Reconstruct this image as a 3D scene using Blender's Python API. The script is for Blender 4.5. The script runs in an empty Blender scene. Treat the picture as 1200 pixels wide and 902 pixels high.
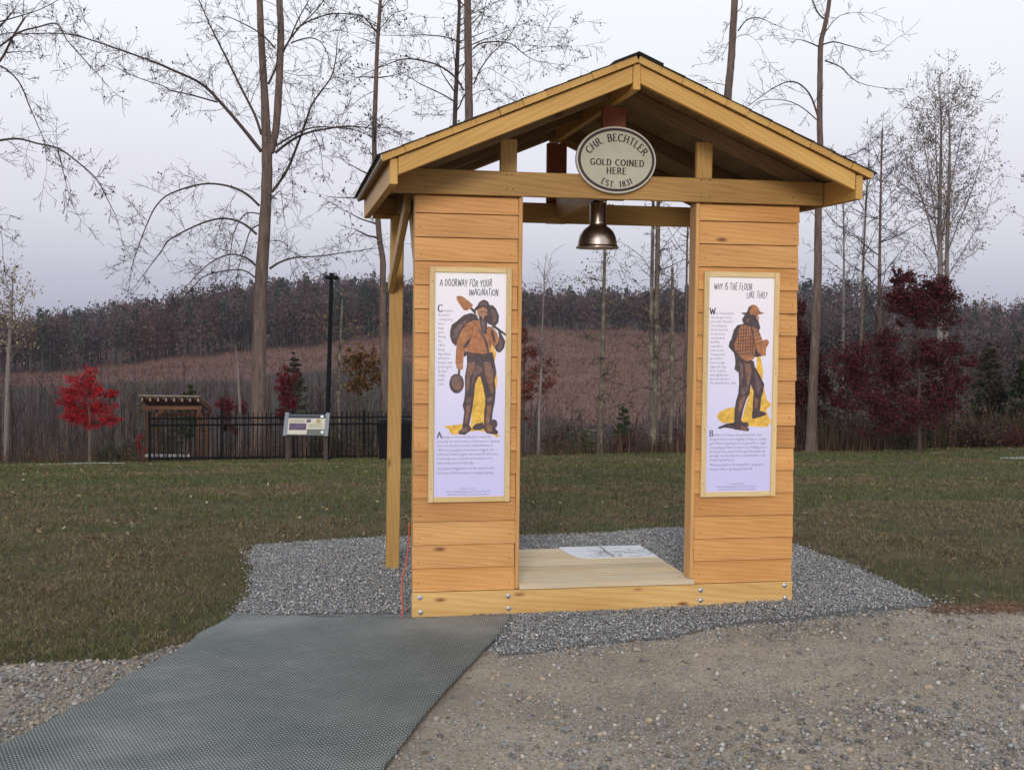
import bpy, math, random
import numpy as np
from mathutils import Vector, Matrix

scene = bpy.context.scene
# ------------------------------------------------------------------ camera
CAM = np.array([-0.714, -6.823, 1.708])
YAW, PITCH, ROLL, FOC = 0.1868, 0.051, -0.011, 1.40          # FOC = focal length in units of 1000 photo pixels
_f = np.array([math.sin(YAW)*math.cos(PITCH), math.cos(YAW)*math.cos(PITCH), -math.sin(PITCH)])
_r0 = np.array([math.cos(YAW), -math.sin(YAW), 0.0])
_u0 = np.cross(_r0, _f)
_r = math.cos(ROLL)*_r0 - math.sin(ROLL)*_u0
_u = math.sin(ROLL)*_r0 + math.cos(ROLL)*_u0
cam_data = bpy.data.cameras.new('camera')
cam_data.sensor_width = 36.0
cam_data.lens = FOC*1000/1200*36.0
cam_data.clip_start = 0.1
cam_data.clip_end = 9000
cam = bpy.data.objects.new('camera', cam_data)
scene.collection.objects.link(cam)
cam.matrix_world = Matrix(((_r[0], _u[0], -_f[0], CAM[0]), (_r[1], _u[1], -_f[1], CAM[1]), (_r[2], _u[2], -_f[2], CAM[2]), (0, 0, 0, 1)))
scene.camera = cam
# ------------------------------------------------------------------ sky, sun, exposure (dusk, sun gone down behind the camera)
SUN_EL, SUN_AZ = math.radians(16), math.radians(196)          # azimuth clockwise from +Y: behind and left of the camera
world = bpy.data.worlds.new('World')
scene.world = world
world.use_nodes = True
wn = world.node_tree
wn.nodes.clear()
def N(nt, typ, **kw):
    n = nt.nodes.new(typ)
    for k, v in kw.items():
        setattr(n, k, v)
    return n
w_out = N(wn, 'ShaderNodeOutputWorld')
w_bg = N(wn, 'ShaderNodeBackground')
w_bg.inputs['Strength'].default_value = 1.0
w_tc = N(wn, 'ShaderNodeTexCoord')
w_sep = N(wn, 'ShaderNodeSeparateXYZ')
w_ramp = N(wn, 'ShaderNodeValToRGB')
w_sky = N(wn, 'ShaderNodeTexSky')
w_sky.sky_type = 'NISHITA'
w_sky.sun_disc = False
w_sky.sun_elevation = SUN_EL
w_sky.sun_rotation = SUN_AZ
w_scale = N(wn, 'ShaderNodeVectorMath', operation='SCALE')
w_scale.inputs['Scale'].default_value = 0.06
w_mix = N(wn, 'ShaderNodeMix', data_type='RGBA')
w_mix.inputs['Factor'].default_value = 0.95
els = w_ramp.color_ramp.elements
stops = [(0.0, (.46, .46, .57)), (.035, (.55, .55, .66)), (.06, (.64, .64, .735)), (.085, (.72, .715, .80)), (.125, (.785, .775, .87)), (.19, (.88, .89, .95)), (.26, (.93, .955, 1.0)), (.6, (.80, .88, .98)), (1.0, (.66, .78, .96))]
while len(els) < len(stops):
    els.new(0.5)
for e, (pos, c) in zip(els, stops):
    e.position = pos
    e.color = (*c, 1)
wn.links.new(w_tc.outputs['Generated'], w_sep.inputs[0])
wn.links.new(w_sep.outputs['Z'], w_ramp.inputs['Fac'])
wn.links.new(w_sky.outputs[0], w_scale.inputs[0])
wn.links.new(w_scale.outputs[0], w_mix.inputs['A'])
wn.links.new(w_ramp.outputs['Color'], w_mix.inputs['B'])
wn.links.new(w_mix.outputs['Result'], w_bg.inputs['Color'])
wn.links.new(w_bg.outputs[0], w_out.inputs['Surface'])
sun_data = bpy.data.lights.new('sun', 'SUN')
sun_data.energy = 1.5
sun_data.angle = math.radians(14)
sun_data.color = (1.0, .95, .88)
sun = bpy.data.objects.new('sun', sun_data)
scene.collection.objects.link(sun)
sdir = Vector((math.sin(SUN_AZ)*math.cos(SUN_EL), math.cos(SUN_AZ)*math.cos(SUN_EL), math.sin(SUN_EL)))
sun.rotation_euler = sdir.to_track_quat('Z', 'Y').to_euler()
sun.location = (0, -20, 20)
scene.view_settings.view_transform = 'Standard'
scene.view_settings.look = 'None'
scene.view_settings.exposure = 0.08
scene.view_settings.gamma = 1.0
scene.render.engine = 'CYCLES'
scene.cycles.max_bounces = 6
scene.cycles.diffuse_bounces = 3
scene.cycles.use_denoising = True

# ------------------------------------------------------------------ helpers
COL = scene.collection
RNG = np.random.default_rng(7)
_fh = np.array([math.sin(YAW), math.cos(YAW), 0.0])
_rh = np.array([math.cos(YAW), -math.sin(YAW), 0.0])
def at(px, py, v):
    """point of the place seen at photo pixel (px, py) at distance v along the view axis"""
    return CAM + v*(_f + (px-600)/(FOC*1000)*_r - (py-451)/(FOC*1000)*_u)
def on_y(px, py, Y):
    d = at(px, py, 1.0)-CAM
    return CAM + d*(Y-CAM[1])/d[1]
def uv_of(P):
    d = np.asarray(P)-CAM
    return d[..., 0]*_rh[0]+d[..., 1]*_rh[1], d[..., 0]*_fh[0]+d[..., 1]*_fh[1]
def vnoise(x, y, seed=0):
    """cheap smooth value noise in 2D, 0..1"""
    x = np.asarray(x, float); y = np.asarray(y, float)
    xi = np.floor(x); yi = np.floor(y); fx = x-xi; fy = y-yi
    fx = fx*fx*(3-2*fx); fy = fy*fy*(3-2*fy)
    def h(a, b):
        t = np.sin(a*127.1+b*311.7+seed*74.7)*43758.5453
        return t-np.floor(t)
    return (h(xi, yi)*(1-fx)+h(xi+1, yi)*fx)*(1-fy)+(h(xi, yi+1)*(1-fx)+h(xi+1, yi+1)*fx)*fy
def fbm(x, y, seed=0, o=4):
    s = 0; a = .5; t = 0
    for i in range(o):
        s = s+a*vnoise(x*2**i, y*2**i, seed+i); t += a; a *= .5
    return s/t
_TV = [-60, 9.6, 12, 20, 27, 30, 33, 40, 55, 75, 100, 140, 200, 300, 400, 470, 560, 900, 3000]
_TZ = [0, 0, -.10, -.75, -1.38, -1.62, -2.2, -4.6, -9.6, -14, -16, -13.5, -8.0, -1.6, 1.6, 2.0, -6, -30, -60]
def ground_uv(u, v):
    u = np.asarray(u, float); v = np.asarray(v, float)
    z = np.interp(v, _TV, _TZ)
    z = z + .027*np.clip(u, -16, 16)*np.clip((v-9.6)/20.0, 0, 1)*np.clip((120-v)/80, 0, 1)
    far = np.clip((v-110)/150, 0, 1)
    z = z + far*(3.5*np.sin(u*.013+1.0)+2.0*np.sin(u*.031+v*.01)) + np.clip((v-34)/40, 0, 1)*(fbm(u*.05, v*.05, 3)-.5)*2.4
    z = z + np.clip((v-235)/130, 0, 1)*np.interp(600+1400*u/np.maximum(v, 20), [-100, 0, 60, 130, 220, 320, 400, 470, 620, 720, 850, 1000, 1060, 1150, 1210, 1300], [-8.5, -7.5, -4, -1.5, .5, 3.2, 3.6, 2.0, -1, .8, 1.5, 3.0, 1.0, -3.5, -1.5, -1])
    z = z + np.clip((v-10)/6, 0, 1)*np.clip((36-v)/4, 0, 1)*(fbm(u*.35, v*.35, 9)-.5)*.12
    return z
def on_ground(px, v):
    P = at(px, 530, v)
    u, vv = uv_of(P)
    P[2] = float(ground_uv(u, vv))
    return P

def np_mesh(name, groups, mats, smooth=False):
    """groups: list of (verts Nx3, faces Mxk, material index, colour Nx3 or None)"""
    V, L, S, T, MI, C = [], [], [], [], [], []
    off = 0; ls = 0; anycol = any(g[3] is not None for g in groups)
    for v, f, mi, c in groups:
        v = np.asarray(v, np.float32).reshape(-1, 3); f = np.asarray(f, np.int32)
        if len(v) == 0 or len(f) == 0:
            continue
        k = f.shape[1]
        V.append(v); L.append((f+off).ravel()); S.append(ls+np.arange(len(f))*k); T.append(np.full(len(f), k, np.int32))
        MI.append(np.full(len(f), mi, np.int32))
        if anycol:
            C.append(np.asarray(c, np.float32) if c is not None else np.full((len(v), 3), .2, np.float32))
        off += len(v); ls += f.size
    me = bpy.data.meshes.new(name)
    V = np.concatenate(V); L = np.concatenate(L); S = np.concatenate(S); T = np.concatenate(T); MI = np.concatenate(MI)
    me.vertices.add(len(V)); me.vertices.foreach_set('co', V.ravel())
    me.loops.add(len(L)); me.loops.foreach_set('vertex_index', L.astype(np.int32))
    me.polygons.add(len(S)); me.polygons.foreach_set('loop_start', S.astype(np.int32)); me.polygons.foreach_set('loop_total', T)
    for m in mats:
        me.materials.append(m)
    me.polygons.foreach_set('material_index', MI)
    if smooth:
        me.polygons.foreach_set('use_smooth', np.ones(len(S), bool))
    if anycol:
        a = me.attributes.new('col', 'FLOAT_COLOR', 'POINT')
        cc = np.concatenate(C)
        a.data.foreach_set('color', np.concatenate([cc, np.ones((len(cc), 1), np.float32)], 1).ravel())
    me.update(calc_edges=True)
    me.validate()
    return me
def link(name, me, parent=None, M=None):
    o = bpy.data.objects.new(name, me)
    COL.objects.link(o)
    if parent is not None:
        o.parent = parent
        if M is not None:
            o.matrix_local = Matrix.Translation(-parent.location) @ M if parent.parent is None else M
        elif parent.parent is None:
            o.location = -parent.location
    elif M is not None:
        o.matrix_world = M
    return o
def tag(o, label=None, cat=None, group=None, kind=None):
    if label: o['label'] = label
    if cat: o['category'] = cat
    if group: o['group'] = group
    if kind: o['kind'] = kind
    return o
def empty(name, loc, label, cat, group=None):
    o = bpy.data.objects.new(name, None)
    o.empty_display_size = .2
    COL.objects.link(o)
    o.location = Vector([float(t) for t in loc])
    return tag(o, label, cat, group)

class MB:
    """collects plain polygons in world coordinates"""
    def __init__(s):
        s.v = []; s.f = []; s.m = []
    def poly(s, pts, mi=0):
        n = len(s.v); s.v += [tuple(p) for p in pts]; s.f.append(list(range(n, n+len(pts)))); s.m.append(mi)
    def grid(s, rings, close=True, cap=True, mi=0):
        n0 = len(s.v); k = len(rings[0])
        for r_ in rings: s.v += [tuple(p) for p in r_]
        for i in range(len(rings)-1):
            for j in range(k if close else k-1):
                a = n0+i*k+j; b = n0+i*k+(j+1) % k
                s.f.append([a, b, b+k, a+k]); s.m.append(mi)
        if cap:
            s.f.append([n0+j for j in range(k)][::-1]); s.m.append(mi)
            e = n0+(len(rings)-1)*k
            s.f.append([e+j for j in range(k)]); s.m.append(mi)
    def box(s, x0, x1, y0, y1, z0, z1, b=.003, mi=0, M=None):
        b = min(b, (x1-x0)*.4, (y1-y0)*.4, (z1-z0)*.4)
        def ring(z, i):
            return [(x0+i+b, y0+i, z), (x1-i-b, y0+i, z), (x1-i, y0+i+b, z), (x1-i, y1-i-b, z), (x1-i-b, y1-i, z), (x0+i+b, y1-i, z), (x0+i, y1-i-b, z), (x0+i, y0+i+b, z)]
        rs = [ring(z0, b), ring(z0+b, 0), ring(z1-b, 0), ring(z1, b)]
        if M is not None:
            rs = [[tuple(M @ Vector(p)) for p in r_] for r_ in rs]
        s.grid(rs, mi=mi)
    def tube(s, pts, rad, n=8, mi=0, cap=True):
        pts = [Vector([float(t) for t in p]) for p in pts]
        if not hasattr(rad, '__len__'): rad = [rad]*len(pts)
        rings = []; ref = None
        for i, p in enumerate(pts):
            d = (pts[min(i+1, len(pts)-1)]-pts[max(i-1, 0)]).normalized()
            if ref is None:
                ref = Vector((1, 0, 0)) if abs(d.x) < .8 else Vector((0, 1, 0))
            a = (ref-d*ref.dot(d)).normalized(); ref = a; c = d.cross(a)
            rings.append([p+(a*math.cos(2*math.pi*j/n)+c*math.sin(2*math.pi*j/n))*rad[i] for j in range(n)])
        s.grid(rings, cap=cap, mi=mi)
    def lathe(s, prof, cx, cy, n=40, mi=0):
        rings = [[(cx+r_*math.cos(2*math.pi*j/n), cy+r_*math.sin(2*math.pi*j/n), z) for j in range(n)] for r_, z in prof]
        s.grid(rings, cap=False, mi=mi)
    def mesh(s, name, mats, smooth=False):
        me = bpy.data.meshes.new(name)
        me.from_pydata(s.v, [], s.f)
        for m in (mats if isinstance(mats, (list, tuple)) else [mats]):
            me.materials.append(m)
        me.polygons.foreach_set('material_index', s.m)
        if smooth:
            me.polygons.foreach_set('use_smooth', [True]*len(s.f))
        me.update()
        return me
    def build(s, name, mats, parent=None, smooth=False):
        return link(name, s.mesh(name, mats, smooth), parent)
    def build_sub(s, name, mats, part, smooth=False):
        """a sub-part: geometry given in world coordinates, child of a part that may be turned"""
        o = bpy.data.objects.new(name, s.mesh(name, mats, smooth)); COL.objects.link(o)
        o.parent = part
        o.matrix_parent_inverse = (Matrix.Translation(part.parent.location) @ part.matrix_basis).inverted()
        return o

# ------------------------------------------------------------------ materials
def new_mat(name):
    m = bpy.data.materials.new(name); m.use_nodes = True
    nt = m.node_tree; nt.nodes.clear()
    out = N(nt, 'ShaderNodeOutputMaterial'); b = N(nt, 'ShaderNodeBsdfPrincipled')
    nt.links.new(b.outputs[0], out.inputs['Surface'])
    return m, nt, b
def ramp(nt, fac, stops, interp='LINEAR'):
    r_ = N(nt, 'ShaderNodeValToRGB'); r_.color_ramp.interpolation = interp
    e = r_.color_ramp.elements
    while len(e) < len(stops): e.new(.5)
    for el, (p, c) in zip(e, stops):
        el.position = p; el.color = (*c, 1) if hasattr(c, '__len__') else (c, c, c, 1)
    nt.links.new(fac, r_.inputs['Fac'])
    return r_.outputs['Color']
def mixc(nt, fac, a, b, mode='MIX'):
    n = N(nt, 'ShaderNodeMix', data_type='RGBA', blend_type=mode)
    for sock, val in (('Factor', fac), ('A', a), ('B', b)):
        if hasattr(val, 'default_value') or hasattr(val, 'links'): nt.links.new(val, n.inputs[sock])
        elif hasattr(val, '__len__'): n.inputs[sock].default_value = (*val, 1)
        else: n.inputs[sock].default_value = val
    return n.outputs['Result']
def noise(nt, vec, scale, detail=4, rough=.6, dist=0):
    n = N(nt, 'ShaderNodeTexNoise')
    n.inputs['Scale'].default_value = scale; n.inputs['Detail'].default_value = detail
    n.inputs['Roughness'].default_value = rough; n.inputs['Distortion'].default_value = dist
    if vec is not None: nt.links.new(vec, n.inputs['Vector'])
    return n.outputs['Fac']
def mapping(nt, vec, sc, loc=(0, 0, 0), rot=(0, 0, 0)):
    n = N(nt, 'ShaderNodeMapping'); n.inputs['Scale'].default_value = sc; n.inputs['Location'].default_value = loc; n.inputs['Rotation'].default_value = rot
    nt.links.new(vec, n.inputs['Vector'])
    return n.outputs[0]
def bump(nt, b, h, strength=.3, dist=.01):
    n = N(nt, 'ShaderNodeBump'); n.inputs['Strength'].default_value = strength; n.inputs['Distance'].default_value = dist
    nt.links.new(h, n.inputs['Height']); nt.links.new(n.outputs[0], b.inputs['Normal'])
def math_(nt, op, a, b=None):
    n = N(nt, 'ShaderNodeMath', operation=op)
    for i, val in enumerate((a, b)):
        if val is None: continue
        if hasattr(val, 'links'): nt.links.new(val, n.inputs[i])
        else: n.inputs[i].default_value = val
    return n.outputs[0]
def plain(name, col, rough=.6, metal=0.0, var=.12, scale=30, bmp=0.0, coat=0):
    m, nt, b = new_mat(name)
    tc = N(nt, 'ShaderNodeTexCoord')
    n = noise(nt, tc.outputs['Object'], scale, 5)
    c = ramp(nt, n, [(.3, tuple(t*(1-var) for t in col)), (.7, tuple(min(1, t*(1+var)) for t in col))])
    nt.links.new(c, b.inputs['Base Color'])
    b.inputs['Roughness'].default_value = rough; b.inputs['Metallic'].default_value = metal
    if coat: b.inputs['Coat Weight'].default_value = coat
    if bmp: bump(nt, b, n, bmp, .004)
    return m
def wood(name, light, dark, knot=(.13, .05, .02), rough=.5, ring=1.0, knots=True, grain=.5, weather=None, few=.62):
    """lumber with its grain along local X; every piece shifted by its own random number"""
    m, nt, b = new_mat(name)
    tc = N(nt, 'ShaderNodeTexCoord'); oi = N(nt, 'ShaderNodeObjectInfo')
    off = N(nt, 'ShaderNodeVectorMath', operation='SCALE'); off.inputs[0].default_value = (37, 11, 23)
    nt.links.new(oi.outputs['Random'], off.inputs['Scale'])
    ad = N(nt, 'ShaderNodeVectorMath', operation='ADD')
    nt.links.new(tc.outputs['Object'], ad.inputs[0]); nt.links.new(off.outputs[0], ad.inputs[1])
    P = ad.outputs[0]
    warp = noise(nt, mapping(nt, P, (1.3, 5, 5)), 1.0, 3, .5)
    rings = N(nt, 'ShaderNodeTexWave', wave_type='BANDS', bands_direction='DIAGONAL')
    rings.inputs['Scale'].default_value = 22*ring; rings.inputs['Distortion'].default_value = 7; rings.inputs['Detail'].default_value = 2.5
    rings.inputs['Detail Scale'].default_value = .8
    nt.links.new(mapping(nt, P, (.10, 1.0, 1.0)), rings.inputs['Vector'])
    fine = noise(nt, mapping(nt, P, (2.2, 90, 90)), 1.0, 5, .65)
    f1 = math_(nt, 'MULTIPLY', rings.outputs['Fac'], .16)
    f2 = math_(nt, 'ADD', f1, math_(nt, 'MULTIPLY', warp, .85))
    f3 = math_(nt, 'ADD', f2, math_(nt, 'MULTIPLY', math_(nt, 'SUBTRACT', fine, .5), grain))
    c = ramp(nt, f3, [(.24, dark), (.5, tuple((a+b_)/2 for a, b_ in zip(light, dark))), (.72, light)])
    tint = ramp(nt, oi.outputs['Random'], [(0, (.80, .76, .72)), (.3, (1, .97, .93)), (.6, (.93, .95, .98)), (.8, (1.06, 1.05, 1.02)), (1, (.90, .86, .80))])
    c = mixc(nt, 1.0, c, tint, 'MULTIPLY')
    if knots:
        vo = N(nt, 'ShaderNodeTexVoronoi', feature='F1'); vo.inputs['Scale'].default_value = 1.0
        nt.links.new(mapping(nt, P, (3.0, 8.5, 8.5)), vo.inputs['Vector'])
        k1 = ramp(nt, vo.outputs['Distance'], [(.05, 1.0), (.085, .6), (.15, 0.0)])
        sel = N(nt, 'ShaderNodeSeparateColor'); nt.links.new(vo.outputs['Color'], sel.inputs[0])
        pick = math_(nt, 'GREATER_THAN', sel.outputs[0], few)
        c = mixc(nt, math_(nt, 'MULTIPLY', k1, pick), c, knot)
    if weather:
        wn_ = noise(nt, mapping(nt, P, (3, 12, 12)), 1.0, 5, .7)
        c = mixc(nt, ramp(nt, wn_, [(.4, 0.0), (.75, .8)]), c, weather)
    nt.links.new(c, b.inputs['Base Color'])
    b.inputs['Roughness'].default_value = rough
    b.inputs['Specular IOR Level'].default_value = .35
    bump(nt, b, f3, .25, .0015)
    return m
def attr_mat(name, rough=.8, var=.25, scale=8, spec=.2, sub=0, bmp=0):
    """colour kept per piece in the mesh, plus fine mottling"""
    m, nt, b = new_mat(name)
    a = N(nt, 'ShaderNodeAttribute', attribute_name='col')
    tc = N(nt, 'ShaderNodeTexCoord')
    n = noise(nt, tc.outputs['Object'], scale, 5, .65)
    c = mixc(nt, 1.0, a.outputs['Color'], ramp(nt, n, [(.3, 1-var), (.7, 1+var)]), 'MULTIPLY')
    nt.links.new(c, b.inputs['Base Color'])
    b.inputs['Roughness'].default_value = rough; b.inputs['Specular IOR Level'].default_value = spec
    if bmp: bump(nt, b, n, bmp, .01)
    return m
def bark(name, c1, c2, lich=None, sc=1.0):
    m, nt, b = new_mat(name)
    tc = N(nt, 'ShaderNodeTexCoord')
    P = tc.outputs['Object']
    n1 = noise(nt, mapping(nt, P, (14*sc, 14*sc, 2.2*sc)), 1.0, 6, .7, .6)
    n2 = noise(nt, P, 1.7*sc, 4, .6)
    c = ramp(nt, n1, [(.32, c1), (.68, c2)])
    c = mixc(nt, math_(nt, 'MULTIPLY', n2, .5), c, tuple(t*.55 for t in c2))
    if lich:
        n3 = noise(nt, P, 5.5*sc, 5, .7)
        c = mixc(nt, ramp(nt, n3, [(.52, 0.0), (.62, .8)]), c, lich)
    nt.links.new(c, b.inputs['Base Color'])
    b.inputs['Roughness'].default_value = .9; b.inputs['Specular IOR Level'].default_value = .15
    bump(nt, b, n1, .9, .05)
    return m
M_siding = wood('siding_wood', (.71, .372, .132), (.50, .228, .066), few=.66, rough=.48, knot=(.20, .075, .03))
M_sill = wood('sill_lumber', (.74, .49, .20), (.55, .31, .10), ring=.8, rough=.5, few=.3, knot=(.24, .075, .03))
M_beam = wood('treated_beam', (.50, .30, .098), (.33, .175, .05), rough=.5)
M_barge = wood('barge_lumber', (.63, .375, .11), (.46, .245, .06), rough=.5, knots=False)
M_post = wood('post_lumber', (.58, .36, .12), (.40, .22, .06), rough=.55)
M_shaded = wood('shaded_roof_wood', (.34, .22, .105), (.20, .12, .055), rough=.65)  # darker copy of the roof lumber: shade under the roof put into the colour
M_red = wood('reddish_stud', (.34, .11, .045), (.22, .06, .025), rough=.6, knots=False)
M_deck = wood('deck_board', (.72, .57, .37), (.54, .41, .25), rough=.65, weather=(.56, .48, .36), knots=False)
M_frame = wood('poster_frame_wood', (.80, .62, .34), (.66, .46, .21), rough=.5, knots=False)
M_stain = wood('brown_stained_wood', (.16, .055, .022), (.09, .03, .014), rough=.6, knots=False)
M_shingle = plain('asphalt_shingle', (.022, .022, .024), .9, var=.4, scale=120, bmp=.4)
M_metal = plain('galvanised_metal', (.62, .62, .64), .35, .9, scale=90)
M_drip = plain('drip_edge_metal', (.55, .56, .58), .4, .6)
M_nail = plain('nail_dark', (.07, .045, .03), .6, .3)
M_black = plain('black_powder_coat', (.007, .007, .008), .8, var=.3)
M_black.node_tree.nodes['Principled BSDF'].inputs['Specular IOR Level'].default_value = .12
M_jamb = wood('jamb_lumber', (.66, .37, .14), (.50, .25, .085), rough=.5, knots=False)
M_bronze = plain('brushed_bronze', (.55, .43, .36), .28, 1.0, var=.10, scale=14)
M_lampin = plain('lamp_inner', (.62, .52, .42), .45, .5, var=.05)
M_bulb = plain('bulb_glass', (.85, .84, .80), .2, var=.02)
M_signface = plain('sign_face', (.46, .43, .33), .6, var=.09, scale=7)
M_signrim = plain('sign_rim', (.62, .56, .47), .5, var=.06)
M_signdark = plain('sign_dark_paint', (.028, .013, .012), .5, var=.2)
M_cord = plain('orange_cord', (.52, .075, .04), .45, var=.1)
M_concrete = plain('pale_concrete', (.52, .50, .47), .9, var=.12, scale=6)
# ------------------------------------------------------------------ setting: ground
def inside(poly, x, y):
    x = np.asarray(x); y = np.asarray(y); r_ = np.zeros(x.shape, bool)
    n = len(poly)
    for i in range(n):
        x1, y1 = poly[i]; x2, y2 = poly[(i+1) % n]
        c = ((y1 > y) != (y2 > y)) & (x < (x2-x1)*(y-y1)/((y2-y1) if y2 != y1 else 1e-9)+x1)
        r_ ^= c
    return r_
def rough_poly(poly, step=.12, amp=.05, seed=1):
    out = []
    for i in range(len(poly)):
        a = np.array(poly[i], float); b = np.array(poly[(i+1) % len(poly)], float)
        L = np.linalg.norm(b-a); n = max(1, int(L/step)); nrm = np.array([-(b-a)[1], (b-a)[0]])/max(L, 1e-6)
        for k in range(n):
            p = a+(b-a)*k/n
            p = p+nrm*(fbm(p[0]*2.3, p[1]*2.3, seed)-.5)*2*amp
            out.append((float(p[0]), float(p[1])))
    return out
PAD = rough_poly([(-.94, 2.38), (.04, 2.54), (1.18, 2.5), (2.56, 2.70), (3.0, 2.3), (3.17, 1.85), (3.27, 1.0), (3.24, .2), (3.20, -.12), (2.6, -.30), (1.74, -.50), (.92, -.74), (.39, -.86), (.3, -.3), (-.2, .05), (-1.01, .15), (-.96, .9)], amp=.09, seed=2)
LOT = rough_poly([(-16, -2.6), (-5, -1.1), (-2.1, -.62), (-1.49, -.66), (-1.20, -.36), (-.9, .3), (.5, .9), (2.9, .4), (3.22, -.18), (3.74, -.24), (5.5, -.55), (9, -1.3), (16, -3), (18, -24), (-18, -24)], step=.25, amp=.09, seed=5)
MAT = [(-1.02, .17), (-.52, .125), (.02, .06), (.30, -.02), (.555, -.13), (.40, -.55), (.145, -1.14), (-.05, -1.62), (-.34, -2.33), (-.62, -3.0), (-2.35, -3.0), (-2.03, -2.3), (-1.80, -1.88), (-1.50, -1.15), (-1.26, -.55), (-1.14, -.20)]
HUT = [(-.02, -.03), (2.36, -.03), (2.36, .13), (1.72, .13), (1.72, 1.08), (.60, 1.08), (.60, .13), (-.02, .13)]
def field_start(px):
    return np.interp(px, [-100, 300, 480, 600, 700, 820, 900, 940, 1300], [188, 192, 200, 165, 150, 160, 200, 400, 400])
def build_ground():
    vs = np.concatenate([np.arange(-60, -12, 6), np.arange(-12, 8, 1.0), np.arange(8, 36, .5), np.arange(36, 120, 2), np.arange(120, 480, 6), np.geomspace(480, 3000, 16)])
    nu = 141
    k = np.linspace(-1, 1, nu)
    half = np.maximum(60, np.abs(vs)*.75)
    U = k[None, :]*half[:, None]; Vv = np.repeat(vs[:, None], nu, 1)
    Z = ground_uv(U, Vv)-.012
    X = CAM[0]+U*_rh[0]+Vv*_fh[0]; Y = CAM[1]+U*_rh[1]+Vv*_fh[1]
    verts = np.stack([X, Y, Z], -1).reshape(-1, 3)
    nv = len(vs)
    i, j = np.meshgrid(np.arange(nv-1), np.arange(nu-1), indexing='ij')
    a = (i*nu+j).ravel()
    F = np.stack([a, a+1, a+nu+1, a+nu], 1)
    v = Vv.ravel(); u = U.ravel()
    lawn = np.array([.092, .074, .042]); litter = np.array([.062, .044, .037]); field = np.array([.155, .084, .066]); wood_ = np.array([.06, .047, .042])
    c = np.tile(lawn, (len(v), 1))
    c[v > 31.5] = litter
    fl = (v > 118) & (v < 330)
    st = .80+.4*fbm(u*.012, v*.11, 21)
    c[fl] = field*st[fl, None]
    c[v >= 330] = wood_
    gx = 600+1400*u/np.maximum(v, 20)
    c[(v > 31.5) & (v < field_start(gx))] = litter*.9
    me = np_mesh('ground', [(verts, F, 0, c)], [attr_mat('lawn_and_soil', .95, .35, 2.2, .1, bmp=.3)], smooth=True)
    return tag(link('ground', me), kind='structure')
build_ground()

def sheet(name, poly, z, mat, thick=.0):
    me = bpy.data.meshes.new(name)
    import bmesh
    bm = bmesh.new()
    vs = [bm.verts.new((x, y, z)) for x, y in poly]
    f = bm.faces.new(vs)
    if f.normal.z < 0: f.normal_flip()
    bmesh.ops.triangulate(bm, faces=[f])
    if thick:
        r_ = bmesh.ops.extrude_face_region(bm, geom=bm.faces[:])
        bmesh.ops.translate(bm, verts=[e for e in r_['geom'] if isinstance(e, bmesh.types.BMVert)], vec=(0, 0, -thick))
        bmesh.ops.recalc_face_normals(bm, faces=bm.faces[:])
    bm.to_mesh(me); bm.free()
    me.materials.append(mat)
    return link(name, me)
def dirt_mat():
    m, nt, b = new_mat('packed_dirt')
    g = N(nt, 'ShaderNodeNewGeometry'); P = g.outputs['Position']
    n1 = noise(nt, P, .9, 5, .6); n2 = noise(nt, P, 7, 6, .7); n3 = noise(nt, P, 60, 5, .7)
    c = ramp(nt, n1, [(.30, (.23, .190, .156)), (.43, (.36, .288, .216)), (.58, (.50, .395, .29)), (.8, (.29, .235, .19))])
    c = mixc(nt, ramp(nt, n2, [(.45, 0.0), (.75, .6)]), c, (.22, .178, .145))
    c = mixc(nt, 1.0, c, ramp(nt, n3, [(.3, .62), (.7, 1.3)]), 'MULTIPLY')
    nt.links.new(c, b.inputs['Base Color']); b.inputs['Roughness'].default_value = .95; b.inputs['Specular IOR Level'].default_value = .15
    h = math_(nt, 'ADD', math_(nt, 'MULTIPLY', n2, .6), math_(nt, 'MULTIPLY', n3, .35))
    bump(nt, b, h, 1.0, .05)
    return m
dirt_lot = tag(sheet('dirt_lot', LOT, .004, dirt_mat()), kind='structure')
tag(sheet('gravel_bed', PAD, .010, plain('gravel_bed', (.17, .165, .16), .95, var=.4, scale=60, bmp=.5)), kind='structure')
# far paved path at the left and a pale stone patch at the right, lying on the slope
def ribbon(name, pts, w, mat):
    b = MB(); prev = None
    for px, v in pts:
        P = on_ground(px, v); Q = on_ground(px, v+w)
        row = (tuple(P+np.array([0, 0, .02])), tuple(Q+np.array([0, 0, .02])))
        if prev: b.poly([prev[0], row[0], row[1], prev[1]])
        prev = row
    return tag(b.build(name, mat), kind='structure')
ribbon('footpath', [(-120+14*i, 26.2+.10*i) for i in range(20)], .7, M_concrete)
ribbon('stone_apron', [(1172+12*i, 24.0-.02*i) for i in range(14)], 1.0, plain('apron_stone', (.30, .28, .25), .95, var=.35, scale=8))

# ------------------------------------------------------------------ stones and grass (numpy, one mesh each)
_cube = np.array([(-1, -1, -1), (1, -1, -1), (1, 1, -1), (-1, 1, -1), (-1, -1, 1), (1, -1, 1), (1, 1, 1), (-1, 1, 1)], float)
_oct = np.array([(1, 0, 0), (0, 1, 0), (-1, 0, 0), (0, -1, 0), (0, 0, 1), (0, 0, -1)], float)
_bip = np.array([(1, 0, -.2), (-.5, .87, .1), (-.5, -.87, 0), (.1, 0, .85), (0, .1, -.8)], float)
_bipF = np.array([(0, 1, 3), (1, 2, 3), (2, 0, 3), (1, 0, 4), (2, 1, 4), (0, 2, 4)])
_pyr = np.array([(1, .1, -.3), (.1, 1, -.3), (-1, 0, -.3), (0, -1, -.3), (0, 0, .8)], float)
_pyrF = np.array([(0, 1, 4), (1, 2, 4), (2, 3, 4), (3, 0, 4)])
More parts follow.
